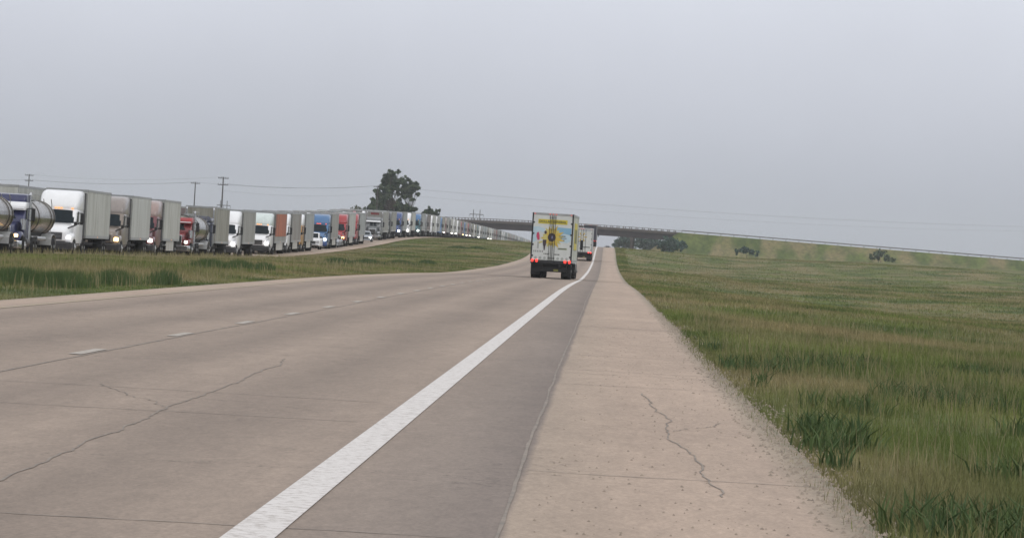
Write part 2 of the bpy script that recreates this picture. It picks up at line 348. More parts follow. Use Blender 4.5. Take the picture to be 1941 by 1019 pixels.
# lane dashes: 3 m painted, 12.19 m apart
d0 = 79.0
marking('lane_line', [(-5.58, -5.44, d0 + 12.19 * k, d0 + 12.19 * k + 2.9) for k in range(-8, 80)], M_DASH, 0.026)
marking('edge_line', [(-9.42, -9.30, -30, 3000)], M_YEL, 0.026)
marking('lane_line', [(-36.3, -36.18, 100 + 12.19 * k, 103 + 12.19 * k) for k in range(0, 80)], M_DASH, 0.026, q_el)
marking('edge_line', [(-31.95, -31.8, -30, 3000)], M_YEL, 0.026, q_el)
marking('road_joint', [(XR0 + .05, XR1 - .02, 326, 327.6), (XR0 + .05, XR1 - .02, 486, 487.4), (XR0 + .05, XR1 - .02, 622, 624), (XR0 + .05, XR1 - .02, 176, 176.12), (-0.4, XR1 - .02, 61, 61.04), (-0.4, XR1 - .02, 98, 98.08), (-0.4, XR1 - .02, 137, 137.1), (-0.4, XR1 - .02, 228, 228.4)], M_TAR, 0.023)

# ------------------------------------------------------------------ grass blades
def blade_mat(name, bright, dark=None):
    m = bpy.data.materials.new(name); m.use_nodes = True; n = m.node_tree.nodes; l = m.node_tree.links; b = n['Principled BSDF']
    b.inputs['Roughness'].default_value = 0.8; b.inputs['Specular IOR Level'].default_value = 0.2
    if dark is None:
        l.new(grass_colour(n, l, bright), b.inputs['Base Color'])
    else:
        g = n.new('ShaderNodeNewGeometry'); t = n.new('ShaderNodeTexNoise'); t.inputs['Scale'].default_value = 2.5; t.inputs['Detail'].default_value = 4; l.new(g.outputs['Position'], t.inputs['Vector'])
        r = n.new('ShaderNodeValToRGB'); r.color_ramp.elements[0].position = .35; r.color_ramp.elements[1].position = .7
        r.color_ramp.elements[0].color = rgb(dark[0]); r.color_ramp.elements[1].color = rgb(dark[1]); l.new(t.outputs['Fac'], r.inputs[0]); l.new(r.outputs[0], b.inputs['Base Color'])
    return m
M_BLADE = blade_mat('grass_blades', 1.38)
M_TALL = blade_mat('tall_grass_blades', 1, ((0.048, 0.082, 0.032), (0.095, 0.135, 0.048)))
def blades(px, py, h, w, lean=0.35):
    n = len(px); pz = el_ground(px, py)
    ang = rng.uniform(0, 2 * np.pi, n); la = rng.uniform(0, 2 * np.pi, n); lk = rng.uniform(0, lean, n) * h
    bx = np.cos(ang) * w / 2; by = np.sin(ang) * w / 2
    a = np.stack([px - bx, py - by, pz - 0.03], -1); b = np.stack([px + bx, py + by, pz - 0.03], -1)
    mx, my = px + np.cos(la) * lk * .35, py + np.sin(la) * lk * .35
    c = np.stack([mx + bx * .6, my + by * .6, pz + h * .6], -1); c2 = np.stack([mx - bx * .6, my - by * .6, pz + h * .6], -1)
    t = np.stack([px + np.cos(la) * lk, py + np.sin(la) * lk, pz + h], -1)
    V = np.stack([a, b, c, c2, t], 1).reshape(-1, 3); k = np.arange(n) * 5
    return V, np.concatenate([np.stack([k, k + 1, k + 2], -1), np.stack([k, k + 2, k + 3], -1), np.stack([k + 3, k + 2, k + 4], -1)])
def noise2(x, y, s, seed):
    r = np.random.default_rng(seed); v = 0
    for i in range(6):
        a = r.uniform(0, 2 * np.pi); f = s * r.uniform(0.6, 1.9); v = v + np.sin(x * f * np.cos(a) + y * f * 0.4 * np.sin(a) + r.uniform(0, 6.28))
    return v / 6
def scatter(regs):
    X = []; Y = []
    for (x0, x1, y0, y1, dens) in regs:
        n = int((x1 - x0) * (y1 - y0) * dens); X.append(rng.uniform(x0, x1, n)); Y.append(rng.uniform(y0, y1, n))
    return np.concatenate(X), np.concatenate(Y)
def grass_obj(name, label_mat, X, Y, H, Wd, lean):
    V, Fc_ = blades(X, Y, H, Wd, lean); o = link(name, arr_mesh(name, V, Fc_, [label_mat])); return o
MX0, MX1 = XQ1 + 0.15, XR0 - 0.05
regs = [(MX0, MX1, 70, 130, 75), (MX0, MX1, 130, 220, 40), (MX0, MX1, 220, 420, 20), (MX0, MX1, 420, 800, 9), (MX0, MX1, 800, 1300, 4),
        (MX1 - .5, MX1 + 0.08, 70, 400, 60), (MX0 - 0.08, MX0 + .6, 250, 900, 30)]
X, Y = scatter(regs)
hh = (0.14 + 0.10 * np.clip(noise2(X, Y, 0.5, 3) + .4, 0, 1.4)) * rng.uniform(0.5, 1.35, len(X))
hh *= np.clip(0.2 + (MX1 - X) / 2.2, 0.2, 1) * np.clip(1.25 - Y / 300, .62, 1) * np.clip((X - MX0) / 3, .5, 1)
ww = np.clip(Y / 100 * 0.011, 0.010, 0.06) * rng.uniform(.6, 1.4, len(X))
go_ = grass_obj('grass', M_BLADE, X, Y, hh, ww, 0.7); tag(go_, 'mixed green and straw coloured grass covering the median between the two roads', 'grass', kind='stuff')
# right verge
regs = [(XR1 + .02, 4.2, 22, 45, 560), (XR1 + .02, 7.4, 45, 80, 220), (XR1 + .02, 12.8, 80, 140, 85), (XR1 + .02, 27, 140, 300, 19), (XR1 - .16, XR1 + .1, 22, 90, 90), (XR1 - .07, XR1 + .1, 22, 300, 60), (XR1 + .02, 52, 300, 600, 5), (XR1 + .02, 60, 600, 1200, 1.6), (XR1 + .02, 3, 300, 900, 10)]
X, Y = scatter(regs)
hh = (0.10 + 0.09 * np.clip(noise2(X, Y, 0.8, 5) + .4, 0, 1.4)) * rng.uniform(0.5, 1.4, len(X)) * np.clip(0.5 + (X - XR1) / 1.2, 0.45, 1)
ww = np.clip(Y / 100 * 0.012, 0.005, 0.07) * rng.uniform(.6, 1.4, len(X))
go_ = grass_obj('grass', M_BLADE, X, Y, hh, ww, 0.8); tag(go_, 'short green grass on the verge right of the shoulder', 'grass', kind='stuff')
# tall dark patches in the median: laid out along the ditch
pat = []
for (px, py, wpx, dz_) in [(30, 535, 110, 0), (120, 540, 90, 0), (215, 537, 60, 0), (310, 536, 40, 0), (400, 508, 75, 0), (455, 509, 55, 0), (500, 513, 35, 0), (640, 498, 60, 0), (700, 500, 70, 0), (760, 501, 60, 0), (810, 500, 35, 0), (870, 470, 40, 0), (905, 471, 30, 0)]:
    # walk down the sight line until it meets the median
    for Z in np.arange(80, 1400, 2.0):
        w = P(px, py, Z)
        if w.z <= el_ground(w.x, w.y) + 0.05: break
    pat.append((w.x, w.y, wpx * Z / F / 2))
X = []; Y = []; H = []
for (cx, cy, rx) in pat:
    n = int(np.clip(5000 * rx / (cy / 100), 500, 3600)); a = rng.normal(0, 0.45, n) * rx; b = rng.normal(0, 0.5, n) * max(3.5, rx * 2.2)
    X.append(cx + a); Y.append(cy + b); H.append(np.full(n, 0.34) * np.exp(-(a / rx) ** 2 * .5))
X = np.concatenate(X); Y = np.concatenate(Y); H = np.concatenate(H) * rng.uniform(.5, 1.3, len(X)); k = (X > MX0 + .3) & (X < MX1 - .4)
X, Y, H = X[k], Y[k], H[k]
go_ = grass_obj('tall_grass', M_TALL, X, Y, H, np.clip(Y / 100 * .014, .012, .06), 0.4); tag(go_, 'tall dark green grass in patches along the median ditch', 'grass', kind='stuff')

# straw stems and seed heads standing above the verge
M_STRAW = mat('straw_stems', (0.30, 0.25, 0.14), .85, 0, (0.17, 0.16, 0.07), 1.5)
X, Y = scatter([(XR1 + .15, 4.2, 22, 45, 26), (XR1 + .2, 7.4, 45, 80, 12), (XR1 + .3, 12.8, 80, 140, 5), (MX0 + 1, MX1 - .2, 70, 160, 5), (MX0 + 1, MX1 - .5, 160, 400, 2)])
kk = noise2(X, Y, 1.1, 9) > -.05; X, Y = X[kk], Y[kk]
go_ = grass_obj('straw_stems', M_STRAW, X, Y, rng.uniform(.22, .48, len(X)), np.clip(Y / 100 * .010, .005, .03), 0.45); tag(go_, 'dry straw coloured stems sticking out above the grass', 'grass', kind='stuff')
X, Y = scatter([(XR1 + .1, 4.2, 22, 45, 30), (XR1 + .1, 7.4, 45, 80, 14)]); kk = noise2(X, Y, 2.2, 12) > .28; X, Y = X[kk], Y[kk]
X = np.repeat(X, 9) + rng.normal(0, .05, len(X) * 9); Y = np.repeat(Y, 9) + rng.normal(0, .05, len(Y) * 9)
go_ = grass_obj('weeds', M_TALL, X, Y, rng.uniform(.10, .26, len(X)), np.full(len(X), .022), 1.1); tag(go_, 'broad leaved green weeds in clumps on the right verge', 'weeds', kind='stuff')
# loose gravel along the pavement edges
def stones(name, X, Y, r, label, zf):
    n = len(X); Z0 = zf(X, Y); t = np.array([[1, 0, 0], [0, 1, 0], [-1, 0, 0], [0, -1, 0], [0, 0, .8]]); ang = rng.uniform(0, 6.28, n); c, s_ = np.cos(ang), np.sin(ang)
    px_ = t[None, :, 0] * rng.uniform(.6, 1.2, (n, 5)); py_ = t[None, :, 1] * rng.uniform(.6, 1.2, (n, 5))
    V = np.stack([X[:, None] + r[:, None] * (px_ * c[:, None] - py_ * s_[:, None]), Y[:, None] + r[:, None] * (px_ * s_[:, None] + py_ * c[:, None]), Z0[:, None] + r[:, None] * t[None, :, 2]], -1).reshape(-1, 3)
    k = np.arange(n) * 5; Fq = np.concatenate([np.stack([k + i, k + (i + 1) % 4, k + 4], -1) for i in range(4)])
    o = link(name, arr_mesh(name, V, Fq, [mat('gravel', (0.34, 0.28, 0.22), .9, 0, (0.19, 0.155, 0.125), 9)])); tag(o, label, 'gravel', kind='stuff')
n_ = 5200; Yg = 22 + 110 * rng.uniform(0, 1, n_) ** 1.6
stones('gravel', XR1 + rng.normal(-.02, .13, n_), Yg, rng.uniform(.006, .022, n_), 'loose gravel along the right edge of the shoulder', lambda x, y: np.where(x > XR1, el_ground(x, y) + .012, np.interp(y, ys, r_el(ys)) + .02))
Yg = 22 + 90 * rng.uniform(0, 1, 900) ** 1.5
stones('gravel', rng.uniform(-.3, XR1, 900), Yg, rng.uniform(.004, .014, 900), 'scattered small stones lying on the paved shoulder', lambda x, y: np.interp(y, ys, r_el(ys)) + .021)
# tar sealed cracks: narrow wandering ribbons lying on the pavement
def ribbon(pts, w):
    pts = np.array(pts); d = np.gradient(pts, axis=0); d /= np.linalg.norm(d, axis=1)[:, None] + 1e-9; nrm = np.stack([-d[:, 1], d[:, 0]], -1) * (w / 2 * rng.uniform(.6, 1.3, len(pts)))[:, None]
    a, b_ = pts - nrm, pts + nrm; n = len(pts); q = np.concatenate([a, b_]); z = np.interp(q[:, 1], ys, r_el(ys)) + .0235
    i = np.arange(n - 1); return np.column_stack([q, z]), np.stack([i, i + 1, n + i + 1, n + i], -1)
VV = []; FF = []; bb = 0
def addr(pts, w):
    global bb
    v, f_ = ribbon(pts, w); VV.append(v); FF.append(f_ + bb); bb += len(v)
def wander(a, b_, n, amp): 
    t = np.linspace(0, 1, n); k_ = np.cumsum(rng.normal(0, amp, (n, 2)), 0); k_ -= t[:, None] * k_[-1]; return np.array(a) * (1 - t[:, None]) + np.array(b_) * t[:, None] + k_
y_ = 24.0
while y_ < 330:
    w_ = .020 + y_ * .0004
    side = rng.random()
    if side < .55: addr(wander((-.40, y_), (XR1 - .03, y_ + rng.uniform(-.2, .2)), 26, .02), w_)
    elif side < .8: addr(wander((-5.5, y_), (-1.8, y_ + rng.uniform(-.5, .5)), 40, .03), w_)
    else: addr(wander((XR0 + .1, y_), (XR1 - .03, y_ + rng.uniform(-.6, .6)), 90, .03), w_)
    y_ += rng.uniform(4.5, 11)
addr(wander((-5.32, -20), (-5.30, 420), 500, .004), .035)
addr(wander((-.415, -20), (-.415, 420), 500, .003), .022)
addr(wander((.75, 30), (.45, 52), 90, .014), .013); addr(wander((.60, 41), (1.1, 44), 30, .02), .010); addr(wander((-3.1, 26), (-3.5, 58), 140, .012), .016); addr(wander((-3.3, 40), (-4.3, 45), 40, .02), .012)
o = link('crack_sealant', arr_mesh('crack_sealant', np.concatenate(VV), np.concatenate(FF), [mat('sealant_tar', (0.15, 0.125, 0.105), .7, 0, (0.25, 0.205, 0.165), 2.2)])); tag(o, kind='structure')

# ------------------------------------------------------------------ wheels
def mk_wheel(dual, rim):
    def fn(b):
        w = 0.29 if not dual else 0.62; r = 0.51
        prof = [(0, .30), (0.0, r - .05), (.03, r), (w - .03, r), (w, r - .05), (w, .30)]
        n = 20; base = len(b.v)
        vs = [(x, rr * math.cos(2 * math.pi * i / n), rr * math.sin(2 * math.pi * i / n)) for x, rr in prof for i in range(n)]
        fs = [(k * n + i, k * n + (i + 1) % n, (k + 1) * n + (i + 1) % n, (k + 1) * n + i) for k in range(len(prof) - 1) for i in range(n)]
        b.add(vs, fs, M_TYRE, True)
        b.cyl((0.02, 0, 0), (w - .02, 0, 0), .30, M_TYRE, n=n)
    def fr(b):
        w = 0.29 if not dual else 0.62; n = 16
        if dual: b.cyl((w - .16, 0, 0), (w - .02, 0, 0), .17, rim, .285, n=n, cap=True); b.cyl((w - .15, 0, 0), (w + .01, 0, 0), .10, rim, n=10)
        else: b.cyl((w - .04, 0, 0), (w + .015, 0, 0), .285, rim, .22, n=n); b.cyl((w, 0, 0), (w + .07, 0, 0), .09, rim, n=10)
    return cached(('wh', dual), 'wheel', fn), cached(('rim', dual, rim.name), 'rim', fr)
def wheel(parent, x_out, y, side, dual, rim=M_RIM, subs=True, r=0.51):
    tw, rm = mk_wheel(dual, rim); w = 0.62 if dual else 0.29
    o = link('wheel', tw, parent, (side * (x_out - w), y, r), (0, 0, 0 if side > 0 else math.pi))
    if subs: link('rim', rm, o)
    return o

# ------------------------------------------------------------------ tractors (front at y=0, looking down -y)
def lamp_sub(parent, key, m, pts):
    def fn(b):
        for (x0, x1, y0, y1, z0, z1) in pts: b.box(x0, x1, y0, y1, z0, z1, m, bev=0.015)
    return link(key[0], cached(key + (m.name,), key[0], fn), parent)
def lamps_each(parent, name, m, w, pts):
    def fn(b): b.box(-w, w, -.07, .07, -.03, .03, m, bev=0.012)
    for p in pts: link(name, cached((name, w, m.name), name, fn), parent, p)

def tractor(root, kind, paint_m, roof_m=None, lamp=M_HEAD, bump_m=None, stripe=None, lamp2=None, roof_z=4.0, markers=True, visor=None, marker_m=None, cap=None):
    roof_m = roof_m or paint_m; bump_m = bump_m or M_GREY; lamp2 = lamp2 or lamp; pk = paint_m.name
    S = root
    if kind == 'aero':
        cab = link('cab', cached(('acab', pk), 'cab', lambda b: (
            b.loft([(1.62, 2.16, .75, 1.92, .2), (1.7, 2.26, .75, 1.98, .2), (2.22, 2.34, .75, 2.80, .22), (2.42, 2.38, .75, 2.92, .25), (3.2, 2.42, .75, 2.98, .2), (5.6, 2.42, .75, 2.98, .1)], paint_m),
            b.box(-1.17, 1.17, 2.9, 5.0, .62, .80, paint_m, bev=.04))), S)
        hood = link('hood', cached(('ahood', pk), 'hood', lambda b: (
            b.loft([(0.0, 1.25, .92, 1.40, .16), (.06, 1.55, .86, 1.52, .22), (.35, 1.78, .8, 1.68, .28), (1.0, 1.9, .8, 1.86, .3), (1.66, 2.05, .8, 1.98, .22)], paint_m),
            *[b.loft([(.10, .34, .78, 1.10, .12), (.22, .5, .74, 1.26, .16), (.6, .56, .95, 1.36, .2), (1.2, .56, 1.04, 1.40, .2), (1.7, .5, .98, 1.34, .2), (1.98, .42, .72, 1.2, .1)], paint_m, cx=sx * .90) for sx in (-1, 1)])), S)
        link('bumper', cached(('abump', bump_m.name), 'bumper', lambda b: b.loft([(-.08, 1.7, .36, .72, .1), (0, 2.2, .33, .82, .12), (.35, 2.38, .33, .86, .1), (.7, 2.38, .4, .86, .05)], bump_m)), S)
        def fair(b):
            z = roof_z
            b.loft([(2.28, 2.0, 2.84, 2.98, .08), (2.42, 2.28, 2.82, 3.22, .22), (2.7, 2.38, 2.82, 3.60, .34), (3.1, 2.44, 2.82, z - .16, .36), (3.7, 2.46, 2.82, z - .03, .34), (4.4, 2.46, 2.82, z, .3), (5.65, 2.46, 2.82, z, .22)], roof_m)
            for sx in (-1, 1): b.box(sx * 1.22 - .02, sx * 1.22 + .02, 5.6, 6.55, 1.1, 3.9, M_GREY)
        link('roof_fairing', cached(('afair', roof_m.name, roof_z), 'roof_fairing', fair), S)
        def ws(b):
            n = 8; top = []; bot = []
            for i in range(n + 1):
                t = i / n * 2 - 1; c = 1 - abs(t) ** 3
                bot.append((t * 1.03, 1.655 + .05 * abs(t) ** 3, 1.99)); top.append((t * .99, 2.16 + .04 * abs(t) ** 3, 2.79 - .05 * abs(t) ** 4))
            b.add(bot + top, [(i, i + 1, n + 2 + i, n + 1 + i) for i in range(n)], M_GLASS, True)
            b.add([(x, y + .05, z) for x, y, z in bot + top], [(n + 1 + i, n + 2 + i, i + 1, i) for i in range(n)], M_BLACK)
        link('windshield', cached(('aws',), 'windshield', ws), cab)
        for sx in (-1, 1):
            def sw(b, sx=sx):
                x = sx * 1.215
                b.prism_done = 0
                pts = [(2.02, 2.02), (2.95, 2.02), (2.95, 2.72), (2.36, 2.72)]
                vs = [(x, y, z) for y, z in pts] + [(x - sx * .06, y, z) for y, z in pts]
                b.add(vs, [(0, 1, 2, 3), (7, 6, 5, 4)] + [(i, i + 4, (i + 1) % 4 + 4, (i + 1) % 4) for i in range(4)], M_GLASS)
            link('side_window', cached(('asw', sx), 'side_window', sw), cab)
        link('grille', cached(('agr',), 'grille', lambda b: (b.box(-.55, .55, -.015, .2, .92, 1.40, M_BLACK, bev=.03), *[b.box(-.52, .52, -.035, .0, .97 + .09 * i, 1.0 + .09 * i, M_CHROME) for i in range(5)])), hood)
        for sx, lm in ((-1, lamp2), (1, lamp)):
            def hl(b, sx=sx, lm=lm):
                b.loft([(.02, .2, 1.00, 1.14, .06), (.1, .36, .97, 1.20, .09), (.32, .34, 1.0, 1.26, .1)], lm, cx=sx * .90)
            link('headlight', cached(('ahl', sx, lm.name), 'headlight', hl), hood)
        zc, ymir = 2.3, 2.05
    else:
        day = kind == 'day'; yc = 1.95; ye = 3.5 if day else 5.6; ztop = 2.78
        cab = link('cab', cached(('ccab', pk, day), 'cab', lambda b: (
            b.loft([(yc - .05, 2.02, .85, 1.85, .06), (yc + .05, 2.10, .85, 2.0, .08), (yc + .28, 2.12, .85, ztop - .08, .12), (yc + .45, 2.14, .85, ztop, .14), (3.4, 2.2, .85, ztop + .04, .12)] + ([(3.5, 2.2, .85, ztop + .02, .1)] if day else [(3.45, 2.42, .8, 2.9, .12), (5.6, 2.42, .8, 2.9, .1)]), paint_m),
            )), S)
        hood = link('hood', cached(('chood', pk), 'hood', lambda b: (
            b.loft([(.12, 1.0, .8, 1.55, .06), (.2, 1.1, .8, 1.62, .1), (1.2, 1.25, .8, 1.74, .12), (1.98, 1.5, .8, 1.86, .12)], paint_m),
            *[b.loft([(.12, .3, .8, 1.0, .1), (.22, .44, .85, 1.16, .14), (.6, .5, 1.02, 1.28, .16), (1.1, .5, 1.04, 1.30, .16), (1.7, .46, .98, 1.22, .14), (2.0, .4, .66, 1.0, .1)], paint_m, cx=sx * .86) for sx in (-1, 1)])), S)
        link('bumper', cached(('cbump', bump_m.name), 'bumper', lambda b: b.loft([(-.22, 1.9, .40, .76, .05), (-.15, 2.35, .36, .78, .05), (.02, 2.40, .36, .78, .05)], bump_m)), S)
        link('grille', cached(('cgr',), 'grille', lambda b: (b.box(-.50, .50, .04, .14, .82, 1.58, M_CHROME, bev=.03), b.box(-.42, .42, .02, .08, .88, 1.52, M_BLACK), *[b.box(-.42 + .14 * i, -.39 + .14 * i, .0, .03, .88, 1.52, M_CHROME) for i in range(7)])), hood)
        for sx, lm in ((-1, lamp2), (1, lamp)):
            def hl(b, sx=sx, lm=lm):
                b.loft([(.0, .22, .98, 1.14, .06), (.04, .30, .95, 1.17, .08), (.22, .30, .95, 1.17, .08)], M_CHROME, cx=sx * .82)
                b.loft([(-.03, .16, 1.0, 1.12, .05), (-.005, .24, .97, 1.15, .07)], lm, cx=sx * .82)
            link('headlight', cached(('chl', sx, lm.name), 'headlight', hl), hood)
        def ws(b):
            for sx in (-1, 1):
                b.add([(sx * .04, yc + .02, 1.98), (sx * .95, yc + .06, 1.98), (sx * .92, yc + .27, 2.58), (sx * .04, yc + .22, 2.60), (sx * .04, yc + .12, 1.98), (sx * .95, yc + .16, 1.98), (sx * .92, yc + .37, 2.58), (sx * .04, yc + .32, 2.60)],
                      [(0, 1, 2, 3), (7, 6, 5, 4), (0, 4, 5, 1), (1, 5, 6, 2), (2, 6, 7, 3), (3, 7, 4, 0)], M_GLASS)
        link('windshield', cached(('cws',), 'windshield', ws), cab)
        link('visor', cached(('cvi', (visor or M_CHROME).name), 'visor', lambda b: b.loft([(yc - .12, 2.0, 2.58, 2.62, .02), (yc + .3, 2.1, 2.6, 2.80, .04)], visor or M_CHROME)), cab)
        for sx in (-1, 1):
            link('side_window', cached(('csw', sx), 'side_window', lambda b, sx=sx: b.box(sx * 1.09 - .03, sx * 1.09 + .03, 2.35, 3.1, 2.0, 2.6, M_GLASS)), cab)
            def st(b, sx=sx):
                b.cyl((sx * 1.12, ye + .12, .9), (sx * 1.12, ye + .12, 3.0), .11, M_CHROME, n=12); b.cyl((sx * 1.12, ye + .12, 2.9), (sx * 1.12, ye + .12, 3.85 - .5 * day), .07, M_CHROME, n=10)
                b.cyl((sx * 1.12, ye + .12, 3.83 - .5 * day), (sx * 1.12, ye + .26, 3.98 - .5 * day), .07, M_CHROME, n=10)
            link('exhaust_stack', cached(('cst', sx, ye), 'exhaust_stack', st), S)
            link('air_cleaner', cached(('cac', sx), 'air_cleaner', lambda b, sx=sx: (b.cyl((sx * .98, 1.78, 1.4), (sx * .98, 1.78, 2.0), .17, M_CHROME, n=12))), hood)
        if not day:
            def sl(b):
                z = roof_z
                b.loft([(2.5, 1.7, 2.80, 2.9, .06), (2.9, 2.2, 2.80, 3.3, .2), (3.5, 2.38, 2.80, z - .15, .28), (4.2, 2.44, 2.8, z, .25), (5.6, 2.44, 2.8, z, .2)], roof_m)
            link('roof_fairing', cached(('cfair', roof_m.name, roof_z), 'roof_fairing', sl), S)
        ymir = 2.15
    if stripe is not None:
        link('roof_stripe', cached(('str', stripe.name, kind), 'roof_stripe', lambda b: b.loft([(2.18, 1.9, 2.92, 3.0, .04), (2.3, 2.1, 2.90, 3.34, .08), (3.3, 2.2, 2.90, 3.42, .08)], stripe)), cab)
    if cap is not None:
        link('roof_cap', cached(('cap', cap.name, kind), 'roof_cap', lambda b: b.loft([(1.88, 2.10, 2.50, 2.70, .04), (2.1, 2.17, 2.50, 2.96, .08), (3.4, 2.22, 2.50, 2.97, .08)], cap)), cab)
    for sx in (-1, 1):
        def mir(b, sx=sx):
            b.box(sx * 1.50 - .11, sx * 1.50 + .11, ymir - .06, ymir + .06, 1.92, 2.62, M_BLACK, bev=.03)
            b.tube([(sx * 1.15, ymir + .1, 2.6), (sx * 1.5, ymir, 2.62)], .025, M_BLACK); b.tube([(sx * 1.15, ymir + .1, 1.95), (sx * 1.5, ymir, 1.93)], .025, M_BLACK)
            if kind == 'aero':
                b.tube([(sx * .80, .55, 1.66), (sx * 1.24, .75, 1.86)], .045, M_BLACK); b.box(sx * 1.24 - .10, sx * 1.24 + .10, .70, .80, 1.86, 2.08, M_BLACK, bev=.03)
                b.tube([(sx * 1.24, .75, 1.88), (sx * 1.5, ymir, 2.12)], .04, M_BLACK)
        link('mirror', cached(('mir', sx, kind == 'aero', ymir), 'mirror', mir), cab)
    if markers:
        zz = 2.86 if kind == 'aero' else 2.83
        yy = 2.26 if kind == 'aero' else 2.02
        lamps_each(cab, 'marker_light', marker_m or M_AMBER, .06, [(x, yy, zz + .03) for x in (-.85, -.18, 0, .18, .85)])
    def ch(b):
        for sx in (-1, 1): b.box(sx * .42 - .05, sx * .42 + .05, .6, 8.0, .75, 1.02, M_FRAME)
        b.box(-.6, .6, .3, 1.6, .5, .95, M_FRAME); b.box(-.55, .55, 5.4, 7.4, .98, 1.16, M_FRAME)
        for y in (1.35, 5.55, 6.85): b.cyl((-1, y, .5), (1, y, .5), .08, M_FRAME, n=8)
        for sx in (-1, 1): b.box(sx * .95 - .28, sx * .95 + .28, 7.42, 7.45, .25, 1.05, M_BLACK)
    link('chassis', cached(('chs',), 'chassis', ch), S)
    for sx in (-1, 1):
        link('fuel_tank', cached(('ft', sx), 'fuel_tank', lambda b, sx=sx: (b.cyl((sx * .88, 2.6, .72), (sx * .88, 4.4, .72), .30, M_TANKALU, n=16), b.box(sx * .88 - .2, sx * .88 + .2, 2.1, 2.55, .4, .46, M_CHROME))), S)
        wheel(S, 1.22, 1.35, sx, False)
        wheel(S, 1.25, 5.55, sx, True); wheel(S, 1.25, 6.85, sx, True)
    return cab

# ------------------------------------------------------------------ trailers (front face at y=0 of the trailer)
def van(root, y0, Lg, m, reefer=False, skirt=None, top=4.11, patch=None, rear='plain', tailon=False, dy=0):
    def body(b):
        z0, z1 = 1.12, top
        if reefer:
            b.box(-1.29, 1.29, 0, Lg, z0, z1, m)
            for sx in (-1, 1):
                for i in range(22):
                    z = z0 + .28 + i * (z1 - z0 - .5) / 22; b.box(sx * 1.29 if sx > 0 else -1.305, 1.305 if sx > 0 else -1.29, .2, Lg - .15, z, z + .055, m)
        else:
            b.box(-1.29, 1.29, 0, Lg, z0, z1, m)
            for sx in (-1, 1):
                for i in range(1, int(Lg / 1.22)):
                    y = i * 1.22; b.box(1.29 if sx > 0 else -1.302, 1.302 if sx > 0 else -1.29, y - .035, y + .035, z0 + .2, z1 - .12, m)
        for sx in (-1, 1):
            xa, xb = (1.285, 1.31) if sx > 0 else (-1.31, -1.285)
            b.box(xa, xb, 0, Lg, z0 - .02, z0 + .16, M_ALU); b.box(xa, xb, 0, Lg, z1 - .12, z1 + .015, M_ALU)
            b.box(xa - .0, xb, -.02, .12, z0 - .02, z1 + .02, M_ALU); b.box(xa, xb, Lg - .12, Lg + .02, z0 - .02, z1 + .02, M_ALU)
            if sx > 0: pass
        b.box(-1.285, 1.285, -.02, .1, z1 - .12, z1 + .02, M_ALU); b.box(-1.285, 1.285, -.02, .1, z0 - .02, z0 + .16, M_ALU)
    tr = link('trailer', cached(('van', m.name, round(Lg, 2), reefer, top), 'trailer', body), root, (0, y0, 0))
    def uc(b):
        for sx in (-1, 1): b.box(sx * .5 - .06, sx * .5 + .06, Lg - 5.0, Lg - .2, .8, 1.1, M_FRAME)
        for y in (Lg - 3.6, Lg - 2.3): b.cyl((-1, y, .5), (1, y, .5), .07, M_FRAME, n=8)
        for y in (2.8, 5, 7, 9, 11): b.box(-1.25, 1.25, y, y + .1, 1.0, 1.11, M_FRAME)
        b.box(-1.2, 1.2, Lg - .12, Lg - .02, .52, .64, M_FRAME)
        for sx in (-1, 1): b.box(sx * .55 - .05, sx * .55 + .05, Lg - .12, Lg - .03, .6, 1.12, M_FRAME)
    link('undercarriage', cached(('uc', round(Lg, 2)), 'undercarriage', uc), tr)
    for sx in (-1, 1): link('mud_flap', cached(('mf',), 'mud_flap', lambda b: b.box(-.29, .29, 0, .03, .2, 1.1, M_BLACK)), tr, (sx * .96, Lg - 1.6, 0))
    def lg(b):
        b.box(-.9, .9, 2.65, 2.7, .55, .6, M_ALU)
        for sx in (-1, 1): b.box(sx * .9 - .07, sx * .9 + .07, 2.6, 2.75, .3, 1.1, M_ALU); b.box(sx * .9 - .15, sx * .9 + .15, 2.55, 2.8, .26, .31, M_ALU)
    link('landing_gear', cached(('lg',), 'landing_gear', lg), tr)
    if skirt is not None:
        for sx in (-1, 1):
            link('side_skirt', cached(('sk', sx, skirt.name, round(Lg, 2)), 'side_skirt', lambda b, sx=sx: b.box(sx * 1.24 - .015, sx * 1.24 + .015, 3.6, Lg - 4.4, .38, 1.1, skirt)), tr)
    if patch is not None:
        link('side_graphic', cached(('pt', patch.name, round(Lg, 2)), 'side_graphic', lambda b: b.box(1.3, 1.318, .5, Lg - .7, 1.75, 3.95, patch)), tr)
    if reefer:
        link('cooling_unit', cached(('ru',), 'cooling_unit', lambda b: (b.box(-1.0, 1.0, -.55, -.02, 2.2, 3.9, M_GREY, bev=.08), b.box(-.7, .7, -.57, -.5, 2.5, 3.2, M_BLACK))), tr)
    for sx in (-1, 1):
        for y in (Lg - 3.6, Lg - 2.3): wheel(root, 1.27, y0 + y, sx, True)
    lamp_sub(tr, ('side_marker', round(Lg, 2)), M_AMBER, [(1.3, 1.325, Lg * .5, Lg * .5 + .12, 1.16, 1.22)])
    return tr
